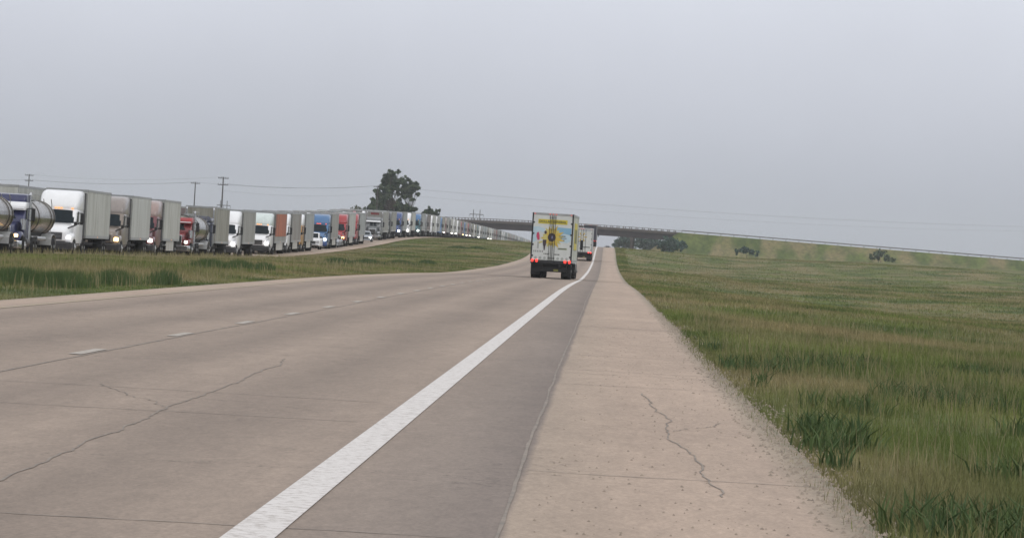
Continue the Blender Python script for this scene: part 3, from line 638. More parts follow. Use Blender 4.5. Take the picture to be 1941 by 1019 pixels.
def tank(root, y0, Lg, m, band=M_BLACK):
    def body(b):
        r = 1.0; zc = 2.15; n = 28
        prof = [(0, .02), (.02, .5), (.12, .85), (.3, r), (Lg - .35, r), (Lg - .15, .85), (Lg - .04, .5), (Lg, .02)]
        vs = [(rr * 1.06 * math.cos(2 * math.pi * i / n), y, zc + rr * math.sin(2 * math.pi * i / n)) for y, rr in prof for i in range(n)]
        b.add(vs, [(k * n + i, (k + 1) * n + i, (k + 1) * n + (i + 1) % n, k * n + (i + 1) % n) for k in range(len(prof) - 1) for i in range(n)], m, True)
    tr = link('tank', cached(('tk', m.name, round(Lg, 2)), 'tank', body), root, (0, y0, 0))
    for y in (.5, 2.6, 5.2, Lg - 2.2, Lg - .6):
        rm_ = M_BLACK if y < 1 else m
        def ring_(b, rm_=rm_):
            n = 28
            for i in range(n):
                t0, t1 = 2 * math.pi * i / n, 2 * math.pi * (i + 1) / n
                q = lambda t, rr, yy: (rr * 1.06 * math.cos(t), yy, 2.15 + rr * math.sin(t))
                b.add([q(t0, .99, 0), q(t1, .99, 0), q(t1, 1.05, 0), q(t0, 1.05, 0), q(t0, .99, .12), q(t1, .99, .12), q(t1, 1.05, .12), q(t0, 1.05, .12)], [(0, 1, 2, 3), (7, 6, 5, 4), (3, 2, 6, 7)], rm_)
        link('tank_ring', cached(('tr', rm_.name), 'tank_ring', ring_), tr, (0, y, 0))
    def top(b):
        b.box(-.35, .35, Lg * .3, Lg * .7, 3.16, 3.22, M_ALU)
        for y in (Lg * .38, Lg * .5, Lg * .62): b.cyl((0, y, 3.1), (0, y, 3.36), .26, M_ALU, n=12)
        b.tube([(.55, Lg * .3, 3.0), (.55, Lg * .3, 3.5), (.55, Lg * .7, 3.5), (.55, Lg * .7, 3.0)], .025, M_ALU)
    link('walkway', cached(('tw', round(Lg, 2)), 'walkway', top), tr)
    def lad(b):
        for x in (.35, .8): b.tube([(x, Lg + .08, .9), (x, Lg + .08, 3.0), (x, Lg - .4, 3.3)], .025, M_ALU)
        for i in range(7): b.tube([(.35, Lg + .08, 1.0 + i * .3), (.8, Lg + .08, 1.0 + i * .3)], .02, M_ALU)
    link('ladder', cached(('tl', round(Lg, 2)), 'ladder', lad), tr)
    def fr(b):
        for sx in (-1, 1): b.box(sx * .48 - .06, sx * .48 + .06, .4, Lg - .1, .95, 1.3, M_FRAME)
        for y in (Lg - 3.0, Lg - 1.7): b.cyl((-1, y, .5), (1, y, .5), .07, M_FRAME, n=8)
        b.box(-1.15, 1.15, Lg - .12, Lg + .05, .5, .75, M_ALU)
    link('undercarriage', cached(('tf', round(Lg, 2)), 'undercarriage', fr), tr)
    link('discharge_pipe', cached(('dp', round(Lg, 2)), 'discharge_pipe', lambda b: b.cyl((.9, 2.8, .95), (.9, Lg - 4, .95), .13, M_ALU, n=10)), tr)
    for sx in (-1, 1): link('landing_leg', cached(('ll', 0), 'landing_leg', lambda b: b.box(-.07, .07, 2.0, 2.15, .3, 1.3, M_ALU)), tr, (sx * .9, 0, 0))
    for sx in (-1, 1):
        def fd(b, sx=sx):
            pts = []; n = 12
            yc = Lg - 2.35
            for i in range(n + 1):
                t = math.pi * i / n; pts.append((yc - 1.3 * math.cos(t), .62 + .62 * math.sin(t) ** .5))
            for (ya, za), (yb, zb) in zip(pts[:-1], pts[1:]):
                x0, x1 = sorted((sx * .62, sx * 1.28))
                b.add([(x0, ya, za), (x1, ya, za), (x1, yb, zb), (x0, yb, zb), (x0, ya, za - .03), (x1, ya, za - .03), (x1, yb, zb - .03), (x0, yb, zb - .03)], [(0, 1, 2, 3), (7, 6, 5, 4), (1, 5, 6, 2), (0, 3, 7, 4)], M_ALU)
        link('mudguard', cached(('tm', sx, round(Lg, 2)), 'mudguard', fd), tr)
        for y in (Lg - 3.0, Lg - 1.7): wheel(root, 1.26, y0 + y, sx, True)
    return tr

# ------------------------------------------------------------------ colours
WHITE = paint('white', (0.82, 0.83, 0.85), .9); BEIGE = paint('beige', (0.235, 0.195, 0.165)); MAROON = paint('maroon', (0.15, 0.035, 0.045))
TAN = paint('dusty_tan', (0.33, 0.24, 0.22)); RED = paint('red', (0.36, 0.022, 0.03)); DRED = paint('dark_red', (0.20, 0.014, 0.018))
BLUE = paint('blue', (0.05, 0.155, 0.34)); NAVY = paint('navy', (0.018, 0.024, 0.10)); DNAVY = paint('dark_navy', (0.012, 0.016, 0.045)); DBLUE = paint('deep_blue', (0.03, 0.07, 0.22))
YEL = paint('ochre', (0.50, 0.25, 0.05)); GREYP = paint('grey', (0.20, 0.21, 0.22)); SILVER = paint('silver', (0.33, 0.36, 0.40)); BLK = paint('black', (0.02, 0.02, 0.024)); TEAL = paint('teal', (0.04, 0.14, 0.17))
VW = panel('pale', (0.50, 0.51, 0.48), (0.36, 0.365, 0.33)); VG = panel('grey', (0.33, 0.33, 0.31), (0.23, 0.225, 0.205)); VD = panel('dirty_tan', (0.32, 0.31, 0.265), (0.19, 0.18, 0.145)); VG2 = panel('bluish', (0.36, 0.38, 0.38), (0.26, 0.275, 0.27))
VC = panel('ribbed_pale', (0.56, 0.57, 0.545), (0.44, 0.44, 0.41)); VBR = panel('brown', (0.24, 0.21, 0.19), (0.12, 0.10, 0.11)); VS = panel('streaked', (0.31, 0.31, 0.29), (0.19, 0.155, 0.135))
ORANGE = mat('rust_orange_panel', (0.46, 0.12, 0.035), 0.6, 0, (0.19, 0.05, 0.025), 1.1, (1, 1, .3))

def base(f, r, x, ef, yaw=0):
    zf, zr = float(ef(f)) + .03, float(ef(r)) + .03
    return (x, f, zf), (math.atan2(zr - zf, r - f), 0, yaw)
QG = 'semi trucks queued on the opposite carriageway'
XN, XF = -33.8, -37.9
def semi(x, f, r, label, tr, tl, group=QG):
    if 'red truck with white sun visor' in label: x = -33.4
    loc, rot = base(f, r, x, q_el); root = empty('semi_truck', loc, rot); tag(root, label, 'truck', group)
    tractor(root, **tr)
    Lt = r - f; y0 = 6.6 if tr['kind'] != 'day' else 4.0
    if tl.get('tank'): tank(root, y0, Lt - y0, tl['tank'])
    else: van(root, y0, Lt - y0, **tl)
    return root
def T(kind, p, **k): return dict(kind=kind, paint_m=p, **k)
OFF = M_HEADOFF; ON = M_HEAD; AM = M_HEADA
near = [
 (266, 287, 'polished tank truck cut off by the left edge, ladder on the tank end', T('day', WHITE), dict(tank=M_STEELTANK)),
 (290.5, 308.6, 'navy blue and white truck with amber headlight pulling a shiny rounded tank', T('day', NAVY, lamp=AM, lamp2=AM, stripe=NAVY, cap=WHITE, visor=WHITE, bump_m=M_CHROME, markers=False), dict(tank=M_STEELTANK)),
 (318, 340, 'large bright white high-roof truck beside the first tank trailer, pale box trailer', T('aero', WHITE, lamp=M_HEADW, lamp2=OFF), dict(m=VW)),
 (349, 370, 'dusty beige high-roof truck with one amber headlight and a ribbed pale trailer', T('aero', BEIGE, roof_m=paint('beige_roof', (0.27, 0.235, 0.22)), lamp=AM, lamp2=OFF, markers=False), dict(m=VC, reefer=True)),
 (375, 396, 'maroon truck with dusty pink roof mostly hidden between two pale trailers', T('aero', MAROON, roof_m=TAN, markers=False), dict(m=VW, skirt=M_SKIRT)),
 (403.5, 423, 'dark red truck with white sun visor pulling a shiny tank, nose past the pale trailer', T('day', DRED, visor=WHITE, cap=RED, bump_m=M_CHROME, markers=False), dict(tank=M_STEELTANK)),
 (426, 447.5, 'dirty tan box trailer with dark cab hidden behind the red tank truck', T('conv', DNAVY, lamp=OFF, lamp2=OFF, markers=False, roof_z=3.2, visor=DNAVY), dict(m=VD)),
 (458.5, 481, 'white truck with bright headlight just after the dirty tan trailer, grey trailer', T('aero', WHITE, markers=False), dict(m=VG)),
 (503.5, 528, 'white truck with two bright headlights whose trailer side carries an orange panel', T('aero', WHITE, roof_m=paint('mint_white', (0.62, 0.70, 0.68))), dict(m=VG, patch=ORANGE, skirt=M_SKIRT)),
 (530.5, 553, 'white truck squeezed between the orange panel and a streaked grey trailer', T('aero', WHITE, lamp=OFF, markers=False), dict(m=VS, skirt=M_SKIRT)),
 (555, 577, 'truck with ochre yellow cab under a white roof, seen between grey trailers', T('aero', YEL, roof_m=WHITE, lamp=OFF, markers=False), dict(m=VG2, skirt=M_SKIRT)),
 (608, 630, 'blue high-roof truck with red roof lamps behind the white pickup', T('aero', BLUE, bump_m=DBLUE, marker_m=M_MRED), dict(m=VG, skirt=M_SKIRT)),
 (649, 672, 'bright red high-roof truck with amber headlight, the nearer of the red pair', T('aero', RED, lamp=AM, markers=False), dict(m=VW, skirt=M_SKIRT)),
 (677, 700, 'bright red truck mostly hidden behind the nearer red truck and its trailer', T('aero', RED, lamp=OFF, markers=False), dict(m=VG2, skirt=M_SKIRT)),
 (750, 773, 'grey and white square-cab truck with tall trailer front and red sign above it', T('conv', GREYP, visor=WHITE, lamp=OFF, lamp2=OFF, markers=False, roof_z=3.1, bump_m=M_CHROME), dict(m=VG)),
 (779, 802, 'dark truck with glowing amber and white headlamps in front of the big tree', T('conv', BLK, lamp=ON, lamp2=AM), dict(m=VG)),
 (822, 845, 'navy blue truck with bright headlight before two pale trailers', T('aero', DBLUE), dict(m=VG2)),
 (859, 882, 'narrow white cab between pale trailers left of the blue-green truck', T('aero', WHITE), dict(m=VW)),
 (906, 930, 'blue-green truck with bright headlight left of the small wind-bent trees', T('aero', TEAL, roof_m=BLUE), dict(m=VG2)),
 (936, 958, 'grey truck with yellowish headlight and open frame below its trailer', T('conv', GREYP, lamp=AM, markers=False), dict(m=VBR)),
]
for f, r, lab, tr, tl in near: semi(XN, f, r, lab, tr, tl)
# the headboard sign over the grey square cab
far = [
 (318.5, 343, 'pale box trailer standing behind the navy tank truck at the left edge', T('day', GREYP, lamp=OFF, lamp2=OFF, markers=False), dict(m=VW, top=4.15)),
 (467, 491, 'brown stained box trailer behind the red tank truck', T('day', DRED, lamp=OFF, lamp2=OFF, markers=False), dict(m=VBR, top=4.15)),
]
for f, r, lab, tr, tl in far: semi(XF, f, r, lab, tr, tl)
flab = [('white', WHITE, VG), ('grey', GREYP, VW), ('blue', BLUE, VG2), ('white', WHITE, VBR), ('red', RED, VG)]
k = 0
for f, c_ in ((346, WHITE), (369.5, GREYP), (393.5, BLUE), (418, WHITE)):  # mostly hidden trucks, put in to darken the space under the near trailers
    semi(XF, f, f + 21.5, {346: 'farther-lane trailer glimpsed under the ribbed pale trailer', 369.5: 'farther-lane trailer glimpsed under the trailer of the maroon truck', 393.5: 'farther-lane trailer hidden behind the pale skirted trailer', 418: 'farther-lane trailer glimpsed behind the red tank truck wheels'}[f], T('aero', c_, markers=False, lamp=OFF, lamp2=OFF, roof_z=3.9), dict(m=VG, top=4.05), 'semi trucks in the farther lane of the queue')
ORD = 'first second third fourth fifth sixth seventh eighth ninth tenth eleventh twelfth thirteenth fourteenth fifteenth sixteenth seventeenth eighteenth nineteenth twentieth'.split()
def ordw(i):
    T_ = {2: 'twenty', 3: 'thirty', 4: 'forty', 5: 'fifty'}; i += 1
    if i <= 20: return ORD[i - 1]
    return T_[i // 10] + ('-' + ORD[i % 10 - 1] if i % 10 else 'th')
f = 498.0
while f < 1000:
    c, pm, tm = flab[k % 5]
    semi(XF, f, f + 22.3, '%s trailer roof rightward of the brown stained trailer, above the nearer lane' % ordw(k), T('aero', pm, markers=(k % 3 == 0), roof_z=3.95), dict(m=tm, top=4.13), 'semi trucks in the farther lane of the queue')
    f += 26.5 + (k * 7 % 5); k += 1

# trucks too far to show their parts: one mesh each, shared between copies
def far_truck_mesh(cm, rm, tm, lit):
    def fn(b):
        b.loft([(0, 1.7, .5, 1.4, .2), (.4, 2.2, .45, 1.65, .25), (1.7, 2.3, .45, 1.95, .2), (2.25, 2.36, .45, 2.8, .2), (2.4, 2.38, .45, 2.95, .2), (5.6, 2.42, .45, 2.98, .1)], cm)
        b.loft([(2.35, 2.1, 2.84, 3.0, .1), (2.7, 2.35, 2.84, 3.6, .3), (3.4, 2.44, 2.84, 3.92, .3), (5.6, 2.44, 2.84, 3.98, .2)], rm)
        b.add([(-1, 1.66, 2.02), (1, 1.66, 2.02), (.96, 2.16, 2.76), (-.96, 2.16, 2.76)], [(0, 1, 2, 3)], M_GLASS)
        b.box(-1.19, 1.19, -.06, .5, .35, .85, M_GREY); b.box(1.2, 1.23, 2.1, 2.9, 2.0, 2.7, M_GLASS)
        for sx in (-1, 1): b.box(sx * 1.5 - .1, sx * 1.5 + .1, 2.0, 2.12, 1.95, 2.6, M_BLACK); b.box(sx * 1.3 - .2, sx * 1.3 + .2, 2.04, 2.08, 2.5, 2.54, M_BLACK)
        if lit:
            for sx in (-1, 1): b.box(sx * .9 - .14, sx * .9 + .14, -.05, .3, 1.0, 1.2, lit)
        b.box(-1.29, 1.29, 6.7, 22, 1.12, 4.1, tm); b.box(-1.2, 1.2, 5.6, 6.7, 1.0, 3.8, M_GREY); b.box(-.5, .5, 5, 21.8, .75, 1.1, M_FRAME)
        b.box(1.285, 1.31, 6.7, 22, 1.1, 1.26, M_ALU); b.box(1.285, 1.31, 6.7, 22, 3.98, 4.12, M_ALU)
        for y in (1.35, 5.5, 6.8, 18.4, 19.7):
            for sx in (-1, 1): b.cyl((sx * .66, y, .5), (sx * 1.25, y, .5), .5, M_TYRE, n=12)
    return cached(('fart', cm.name, rm.name, tm.name, lit.name if lit else ''), 'semi_truck', fn)
pal = [(DRED, RED, VBR), (BLK, GREYP, VD), (DBLUE, DBLUE, VW), (WHITE, WHITE, VW), (MAROON, TAN, VG), (GREYP, GREYP, VG2), (WHITE, WHITE, VG), (BLUE, BLUE, VD), (BLK, BLK, VW), (TEAL, TEAL, VG2), (WHITE, WHITE, VD), (BEIGE, BEIGE, VG), (WHITE, WHITE, VG2)]
rr = random.Random(3); f = 966.0; k = 0
special = {1: (WHITE, WHITE, VG2, None), 3: (MAROON, TAN, VG, ON), 5: (WHITE, WHITE, VW, ON), 6: (WHITE, WHITE, VG, ON), 8: (BLUE, BLUE, VG, AM), 9: (DRED, RED, VBR, ON), 13: (WHITE, WHITE, VG, ON), 17: (WHITE, WHITE, VW, ON)}
while f < 2350:
    for lane, xx in ((0, XN), (1, XF)):
        if lane == 1 and f < 1003: continue
        if lane == 0 and k in special: cm, rm, tm, lit = special[k]
        else:
            cm, rm, tm = pal[rr.randrange(len(pal))]; lit = ON if (rr.random() < .22 and lane == 0) else None
        ff = f + (rr.uniform(4, 12) if lane else 0)
        loc, rot = base(ff, ff + 22, xx, q_el)
        o = link('semi_truck', far_truck_mesh(cm, rm, tm, lit), None, loc, rot)
        if lane == 1: tag(o, 'tiny distant truck in the farther lane of the receding queue', 'truck', 'distant trucks of the farther lane')
        elif f < 1560: tag(o, 'small %s truck, %s in line rightward from the small wind-bent trees' % (cm.name[6:].replace('_', ' '), ordw(k)), 'truck', 'distant trucks before the overpass')
        else: tag(o, 'tiny %s truck past the overpass, %s in line from the wind-bent trees' % (cm.name[6:].replace('_', ' '), ordw(k)), 'truck', 'distant trucks past the overpass')
    f += rr.uniform(25.5, 31); k += 1

# ------------------------------------------------------------------ cars in the queue
def car(x, f, paint_m, label, cat, kind='sedan', lamp=OFF, ef=q_el, yaw=0, name=None, group=None, rear=False):
    Ln = 5.8 if kind == 'pickup' else 4.7
    loc, rot = base(f, f + Ln, x, ef, yaw); root = empty(name or ('pickup_truck' if kind == 'pickup' else 'car'), loc, rot); tag(root, label, cat, group)
    if kind == 'pickup':
        def body(b):
            b.loft([(0, 1.6, .55, 1.0, .08), (.08, 1.9, .45, 1.15, .1), (.6, 2.0, .42, 1.22, .12), (1.5, 2.0, .42, 1.28, .1), (3.6, 2.0, .42, 1.28, .1), (3.65, 2.0, .42, 1.30, .06), (5.75, 1.98, .45, 1.30, .06), (5.8, 1.9, .5, 1.25, .06)], paint_m)
            b.loft([(1.4, 1.7, 1.2, 1.3, .05), (2.0, 1.55, 1.2, 1.88, .12), (2.4, 1.55, 1.2, 1.93, .12), (3.3, 1.55, 1.2, 1.92, .12), (3.6, 1.65, 1.2, 1.35, .1)], paint_m)
        wpts = (1.44, 1.30, 1.96, 1.84, .70); zw = .40; wr = .38; fy, ry = 1.0, 4.7
        gr = (.62, .95)
    else:
        def body(b):
            b.loft([(0, 1.4, .4, .65, .1), (.1, 1.7, .3, .75, .14), (.6, 1.8, .25, .85, .16), (1.5, 1.82, .25, .95, .14), (3.6, 1.82, .25, 1.0, .14), (4.5, 1.75, .3, .95, .14), (4.7, 1.5, .4, .85, .1)], paint_m)
            b.loft([(1.3, 1.5, .85, .95, .08), (2.0, 1.32, .85, 1.38, .16), (2.5, 1.32, .85, 1.46, .18), (3.2, 1.32, .85, 1.43, .18), (4.1, 1.45, .85, 1.0, .1)], paint_m)
        wpts = (1.34, .98, 1.96, 1.34, .60); wr = .33; fy, ry = .9, 3.75; gr = (.42, .62)
    bd = link('body', cached(('car', kind, paint_m.name), 'body', body), root)
    y0, z0, y1, z1, hw = wpts
    link('windshield', cached(('cw', kind), 'windshield', lambda b: b.add([(-hw, y0 - .02, z0 + .03), (hw, y0 - .02, z0 + .03), (hw * .92, y1 - .04, z1), (-hw * .92, y1 - .04, z1), (-hw, y0 + .03, z0), (hw, y0 + .03, z0), (hw * .92, y1 + .02, z1 - .05), (-hw * .92, y1 + .02, z1 - .05)], [(0, 1, 2, 3), (7, 6, 5, 4), (0, 4, 5, 1), (3, 2, 6, 7), (1, 5, 6, 2), (0, 3, 7, 4)], M_GLASS)), bd)
    for sx in (-1, 1):
        link('side_window', cached(('csd', kind, sx), 'side_window', lambda b: b.add([(sx * (hw + .10), y0 + .5, z0 + .06), (sx * (hw + .10), y0 + 1.9, z0 + .06), (sx * (hw + .085), y0 + 1.7, z1 - .08), (sx * (hw + .085), y1 + .15, z1 - .08)], [(0, 1, 2, 3)], M_GLASS)), bd)
        link('headlight', cached(('chd', kind, sx, lamp.name), 'headlight', lambda b: b.box(sx * .72 - .15, sx * .72 + .15, .0, .16, gr[0] + .1, gr[1] + .08, lamp, bev=.02)), bd)
        link('mirror', cached(('cmr', kind, sx), 'mirror', lambda b: b.box(sx * .98 - .12, sx * .98 + .12, y0 + .35, y0 + .45, z0, z0 + .2, M_BLACK, bev=.02)), bd)
        link('taillight', cached(('ctl', kind, sx), 'taillight', lambda b: b.box(sx * .75 - .12, sx * .75 + .12, Ln - .14, Ln - .02, .7, .9, M_REDM)), bd)
        for y in (fy, ry):
            tw, rm = mk_wheel(False, M_RIM); o = link('wheel', tw, root, (sx * (.93 - .2), y, wr), (0, 0, 0 if sx > 0 else math.pi)); s = wr / .51; o.scale = (.75, s, s); link('rim', rm, o)
    link('grille', cached(('cgl', kind), 'grille', lambda b: (b.box(-.5, .5, -.02, .1, gr[0], gr[1], M_BLACK, bev=.02), b.box(-.5, .5, -.03, .0, (gr[0] + gr[1]) / 2 - .02, (gr[0] + gr[1]) / 2 + .02, M_CHROME))), bd)
    link('bumper', cached(('cbp', kind, paint_m.name), 'bumper', lambda b: b.box(-.85, .85, -.1, .15, gr[0] - .22, gr[0] - .03, paint_m if kind == 'sedan' else M_CHROME, bev=.04)), bd)
    return root
car(-33.6, 593, WHITE, 'white pickup truck in front of the blue high-roof truck', 'pickup truck', 'pickup')
car(-33.5, 633, SILVER, 'silver grey car between a grey trailer and the red truck', 'car')
car(-33.5, 640, GREYP, 'dark grey car close in front of the nearer red truck', 'car')
car(-33.5, 722, SILVER, 'silver car with two bright headlights below the grey square-cab truck', 'car', lamp=ON)
car(0.5, 1560, BLK, 'dark car just beyond the crest, only its roof showing on the road', 'car', ef=r_el)

# ------------------------------------------------------------------ trucks driving away on the near carriageway
def text_mesh(body, size, m, name='lettering', bold=0.0):
    cu = bpy.data.curves.new('tmp', 'FONT'); cu.body = body; cu.size = size; cu.align_x = 'CENTER'; cu.align_y = 'CENTER'; cu.extrude = 0.0015; cu.offset = bold
    to = bpy.data.objects.new('tmp', cu); COL.objects.link(to); bpy.context.view_layer.update()
    me = bpy.data.meshes.new_from_object(to.evaluated_get(bpy.context.evaluated_depsgraph_get())); me.name = name
    bpy.data.objects.remove(to); bpy.data.curves.remove(cu); me.materials.clear(); me.materials.append(m); return me
def flat(name, m, polys, parent, y, th=0.003):
    b = MB()
    for p in polys: b.prism(p, y, y + th, m)
    return link(name, b.mesh(name), parent)
def disc(cx, cz, r, n=24, rx=None): return [(cx + (rx or r) * math.cos(2 * math.pi * i / n), cz + r * math.sin(2 * math.pi * i / n)) for i in range(n)]
def rect(x0, x1, z0, z1): return [(x0, z0), (x1, z0), (x1, z1), (x0, z1)]
AD = {n_: mat('print_' + n_, c, .5, 0, tuple(v * .88 for v in c), 2) for n_, c in dict(white=(.60, .62, .60), yellow=(.62, .52, .05), petal=(.58, .42, .07), petal2=(.56, .50, .16), brown=(.05, .035, .045), ink=(.05, .05, .045), olive=(.16, .15, .03), skyblue=(.22, .42, .58), paleblue=(.46, .60, .68), pink=(.52, .05, .12), skin=(.45, .28, .12), grey=(.36, .38, .36), violet=(.25, .26, .44), sage=(.32, .36, .24)).items()}
def lead_truck(x, zrear, yaw, label, art, cabp, Lt=15.8):
    # rear face at local y = 0, truck extends to +y (driving away)
    z0 = float(r_el(zrear)) + .03; z1 = float(r_el(zrear + 14)) + .03
    root = empty('semi_truck', (x, zrear, z0), (math.atan2(z1 - z0, 14), 0, R(yaw))); tag(root, label, 'truck', 'semi trucks driving away on the near road')
    pm = panel('lead_' + art, *{'sun': ((.55, .57, .52), (.42, .44, .39)), 'spark': ((.56, .57, .58), (.46, .47, .48)), 'dark': ((.03, .03, .05), (.02, .02, .03))}[art])
    def body(b):
        b.box(-1.29, 1.29, .03, Lt, 1.12, 4.1, pm)
        for sx in (-1, 1):
            xa, xb = (1.285, 1.31) if sx > 0 else (-1.31, -1.285)
            b.box(xa, xb, .0, Lt, 1.08, 1.24, M_ALU); b.box(xa, xb, 0, Lt, 3.98, 4.115, M_ALU)
            for i in range(1, 13): b.box(1.29 if sx > 0 else -1.302, 1.302 if sx > 0 else -1.29, i * 1.22 - .03, i * 1.22 + .03, 1.3, 3.95, pm)
            b.box(*( (1.22, 1.31) if sx > 0 else (-1.31, -1.22)), -.03, .12, 1.08, 4.115, M_ALU if art != 'sun' else M_GREY)
        b.box(-1.22, 1.22, -.03, .1, 4.0, 4.115, M_ALU); b.box(-1.22, 1.22, -.03, .1, 1.0, 1.14, M_GREY)
    b = MB(); body(b); tr = link('trailer', b.mesh('trailer'), root)
    doors = []
    for sx in (-1, 1):
        b = MB(); xa, xb = (0.006, 1.215) if sx > 0 else (-1.215, -.006)
        b.box(xa, xb, -.012, .03, 1.15, 3.99, AD['white'] if art != 'dark' else pm); d = link('door', b.mesh('door'), tr); doors.append(d)
        b = MB()
        for xr in (.14, .46):
            xx = sx * xr; b.cyl((xx, -.045, 1.12), (xx, -.045, 4.0), .017, M_FRAME, n=8)
            for z in (1.25, 1.9, 2.6, 3.3, 3.9): b.box(xx - .045, xx + .045, -.06, -.012, z - .02, z + .02, M_FRAME)
            b.box(xx - .18, xx + .02, -.075, -.05, 1.6, 1.64, M_FRAME)
        if art == 'sun' : 
            b = MB()
            for xr in ((-.16, .02) if sx > 0 else (-.06, .16)):
                pass
            for xr in (.05, .17):
                xx = sx * xr; b.cyl((xx, -.05, 1.12), (xx, -.05, 4.0), .014, M_GREY, n=8)
                for z in (1.3, 2.2, 3.1, 3.85): b.box(xx - .03, xx + .03, -.07, -.012, z - .02, z + .02, M_GREY)
        link('lock_rod', b.mesh('lock_rod'), d)
        b = MB()
        for z in (1.4, 2.1, 2.8, 3.5): b.box(sx * 1.19 - .05, sx * 1.19 + .05, -.03, -.012, z - .05, z + .05, M_GREY)
        link('hinge', b.mesh('hinge'), d)
    U = lambda u: -1.215 + 2.43 * u
    Vv = lambda v: 3.99 - 2.84 * v
    g = tr
    if art == 'sun':
        y = -.016
        flat('print', AD['paleblue'], [[(U(0.0), Vv(.27)), (U(.0), Vv(.62)), (U(.10), Vv(.58)), (U(.16), Vv(.36)), (U(.30), Vv(.40)), (U(.30), Vv(.30)), (U(.14), Vv(.26))]], g, y)
        flat('print', AD['skyblue'], [[(U(.60), Vv(.26)), (U(.60), Vv(.40)), (U(.72), Vv(.43)), (U(.82), Vv(.40)), (U(.99), Vv(.43)), (U(.99), Vv(.27))]], g, y)
        flat('print', AD['paleblue'], [[(U(.62), Vv(.435)), (U(.62), Vv(.58)), (U(.9), Vv(.60)), (U(.99), Vv(.55)), (U(.99), Vv(.44)), (U(.82), Vv(.41)), (U(.72), Vv(.44))]], g, y)
        c = (U(.49), Vv(.49)); pet = [[], []]
        for k in range(18):
            t = 2 * math.pi * k / 18 + .1; ln = .64 + .08 * math.sin(k * 2.3) + (.14 if .0 < math.cos(t - .3) else 0); w = .125
            d = (math.cos(t), math.sin(t)); n_ = (-d[1], d[0]); q = lambda r_, s_: (c[0] + d[0] * r_ + n_[0] * s_, c[1] + d[1] * r_ + n_[1] * s_)
            pet[k % 2].append([q(.15, -.05), q(.42, -w), q(ln, 0), q(.42, w), q(.15, .05)])
        flat('print', AD['petal2'], pet[0], g, -.020); flat('print', AD['petal'], pet[1], g, -.024)
        flat('print', AD['brown'], [disc(c[0], c[1], .27, 28, .25)], g, -.028)
        flat('print', AD['violet'], [disc(c[0] + .02, c[1], .09, 16, .05)], g, -.032)
        # walking figure in a yellow top and dark skirt
        flat('print', AD['petal2'], [[(U(.27), Vv(.43)), (U(.34), Vv(.42)), (U(.37), Vv(.48)), (U(.37), Vv(.56)), (U(.27), Vv(.57))], [(U(.16), Vv(.60)), (U(.25), Vv(.58)), (U(.26), Vv(.61)), (U(.17), Vv(.635))]], g, -.032)
        flat('print', AD['brown'], [disc(U(.325), Vv(.385), .11, 16, .075), [(U(.26), Vv(.55)), (U(.36), Vv(.55)), (U(.345), Vv(.68)), (U(.275), Vv(.68))], [(U(.285), Vv(.68)), (U(.335), Vv(.68)), (U(.325), Vv(.78)), (U(.30), Vv(.78))]], g, -.036)
        flat('print', AD['pink'], [[(U(.10), Vv(.40)), (U(.14), Vv(.38)), (U(.17), Vv(.44)), (U(.18), Vv(.55)), (U(.13), Vv(.57)), (U(.09), Vv(.48))]], g, -.032)
        flat('print', AD['grey'], [rect(U(.125), U(.165), Vv(.75), Vv(.60))], g, -.032)
        flat('banner', AD['yellow'], [rect(U(.12), U(.88), Vv(.195), Vv(.095))], g, -.020)
        o = link('lettering', text_mesh('DOLLAR GENERAL', .205, AD['ink'], bold=.004), g, (0, -.03, Vv(.147)), (R(90), 0, 0))
        # fine print too small to read: rows of short strokes
        rg = random.Random(5); st = []
        for (v, ua, ub, n_) in [(.455, .66, .86, 7), (.50, .64, .88, 8), (.545, .66, .83, 6), (.86, .30, .46, 5), (.865, .56, .72, 6)]:
            for i in range(n_):
                u = ua + (ub - ua) * i / n_; st.append(rect(U(u), U(u + (ub - ua) / n_ * rg.uniform(.5, .85)), Vv(v + .012), Vv(v - .012)))
        for i in range(6): st.append(rect(U(.04 + .045 * i), U(.055 + .045 * i), Vv(.83), Vv(.79)))
        flat('print', AD['ink'], st, g, -.020)
        flat('print', AD['sage'], [rect(U(.66), U(.90), Vv(.755), Vv(.715))], g, -.020)
        flat('print', AD['ink'], [rect(U(.68), U(.88), Vv(.742), Vv(.728))], g, -.024)
        flat('print', AD['grey'], [disc(U(.10 + .115 * i), Vv(.955), .09, 14) for i in range(8)], g, -.020)
        b = MB(); b.box(1.3, 1.318, 4.2, 11.5, 1.9, 3.6, AD['yellow']); link('side_banner', b.mesh('side_banner'), tr)
        b = MB(); b.box(1.318, 1.322, 5.0, 10.7, 2.3, 3.2, AD['olive']); link('print', b.mesh('print'), tr)
    if art == 'spark':
        c = (U(.50), Vv(.34)); rays = []
        for k in range(6):
            t = math.pi / 6 + k * math.pi / 3 + math.pi / 6; d = (math.cos(t), math.sin(t)); n_ = (-d[1], d[0]); q = lambda r_, s_: (c[0] + d[0] * r_ + n_[0] * s_, c[1] + d[1] * r_ + n_[1] * s_)
            rays.append([q(.16, -.03), q(.50, -.085), q(.60, -.05), q(.60, .05), q(.50, .085), q(.16, .03)])
        flat('emblem', AD['petal'], rays, g, -.018)
        link('lettering', text_mesh('Walmart', .30, AD['violet']), g, (U(.74), -.018, Vv(.045)), (R(90), 0, 0))
        rg = random.Random(8); st = [rect(U(.05 + .075 * i), U(.05 + .075 * i + .05), Vv(.66), Vv(.62)) for i in range(7)]
        flat('print', AD['violet'], st, g, -.018)
        flat('print', AD['ink'], [rect(U(.55), U(.93), Vv(.80), Vv(.765))], g, -.018)
    if art == 'dark':
        pass
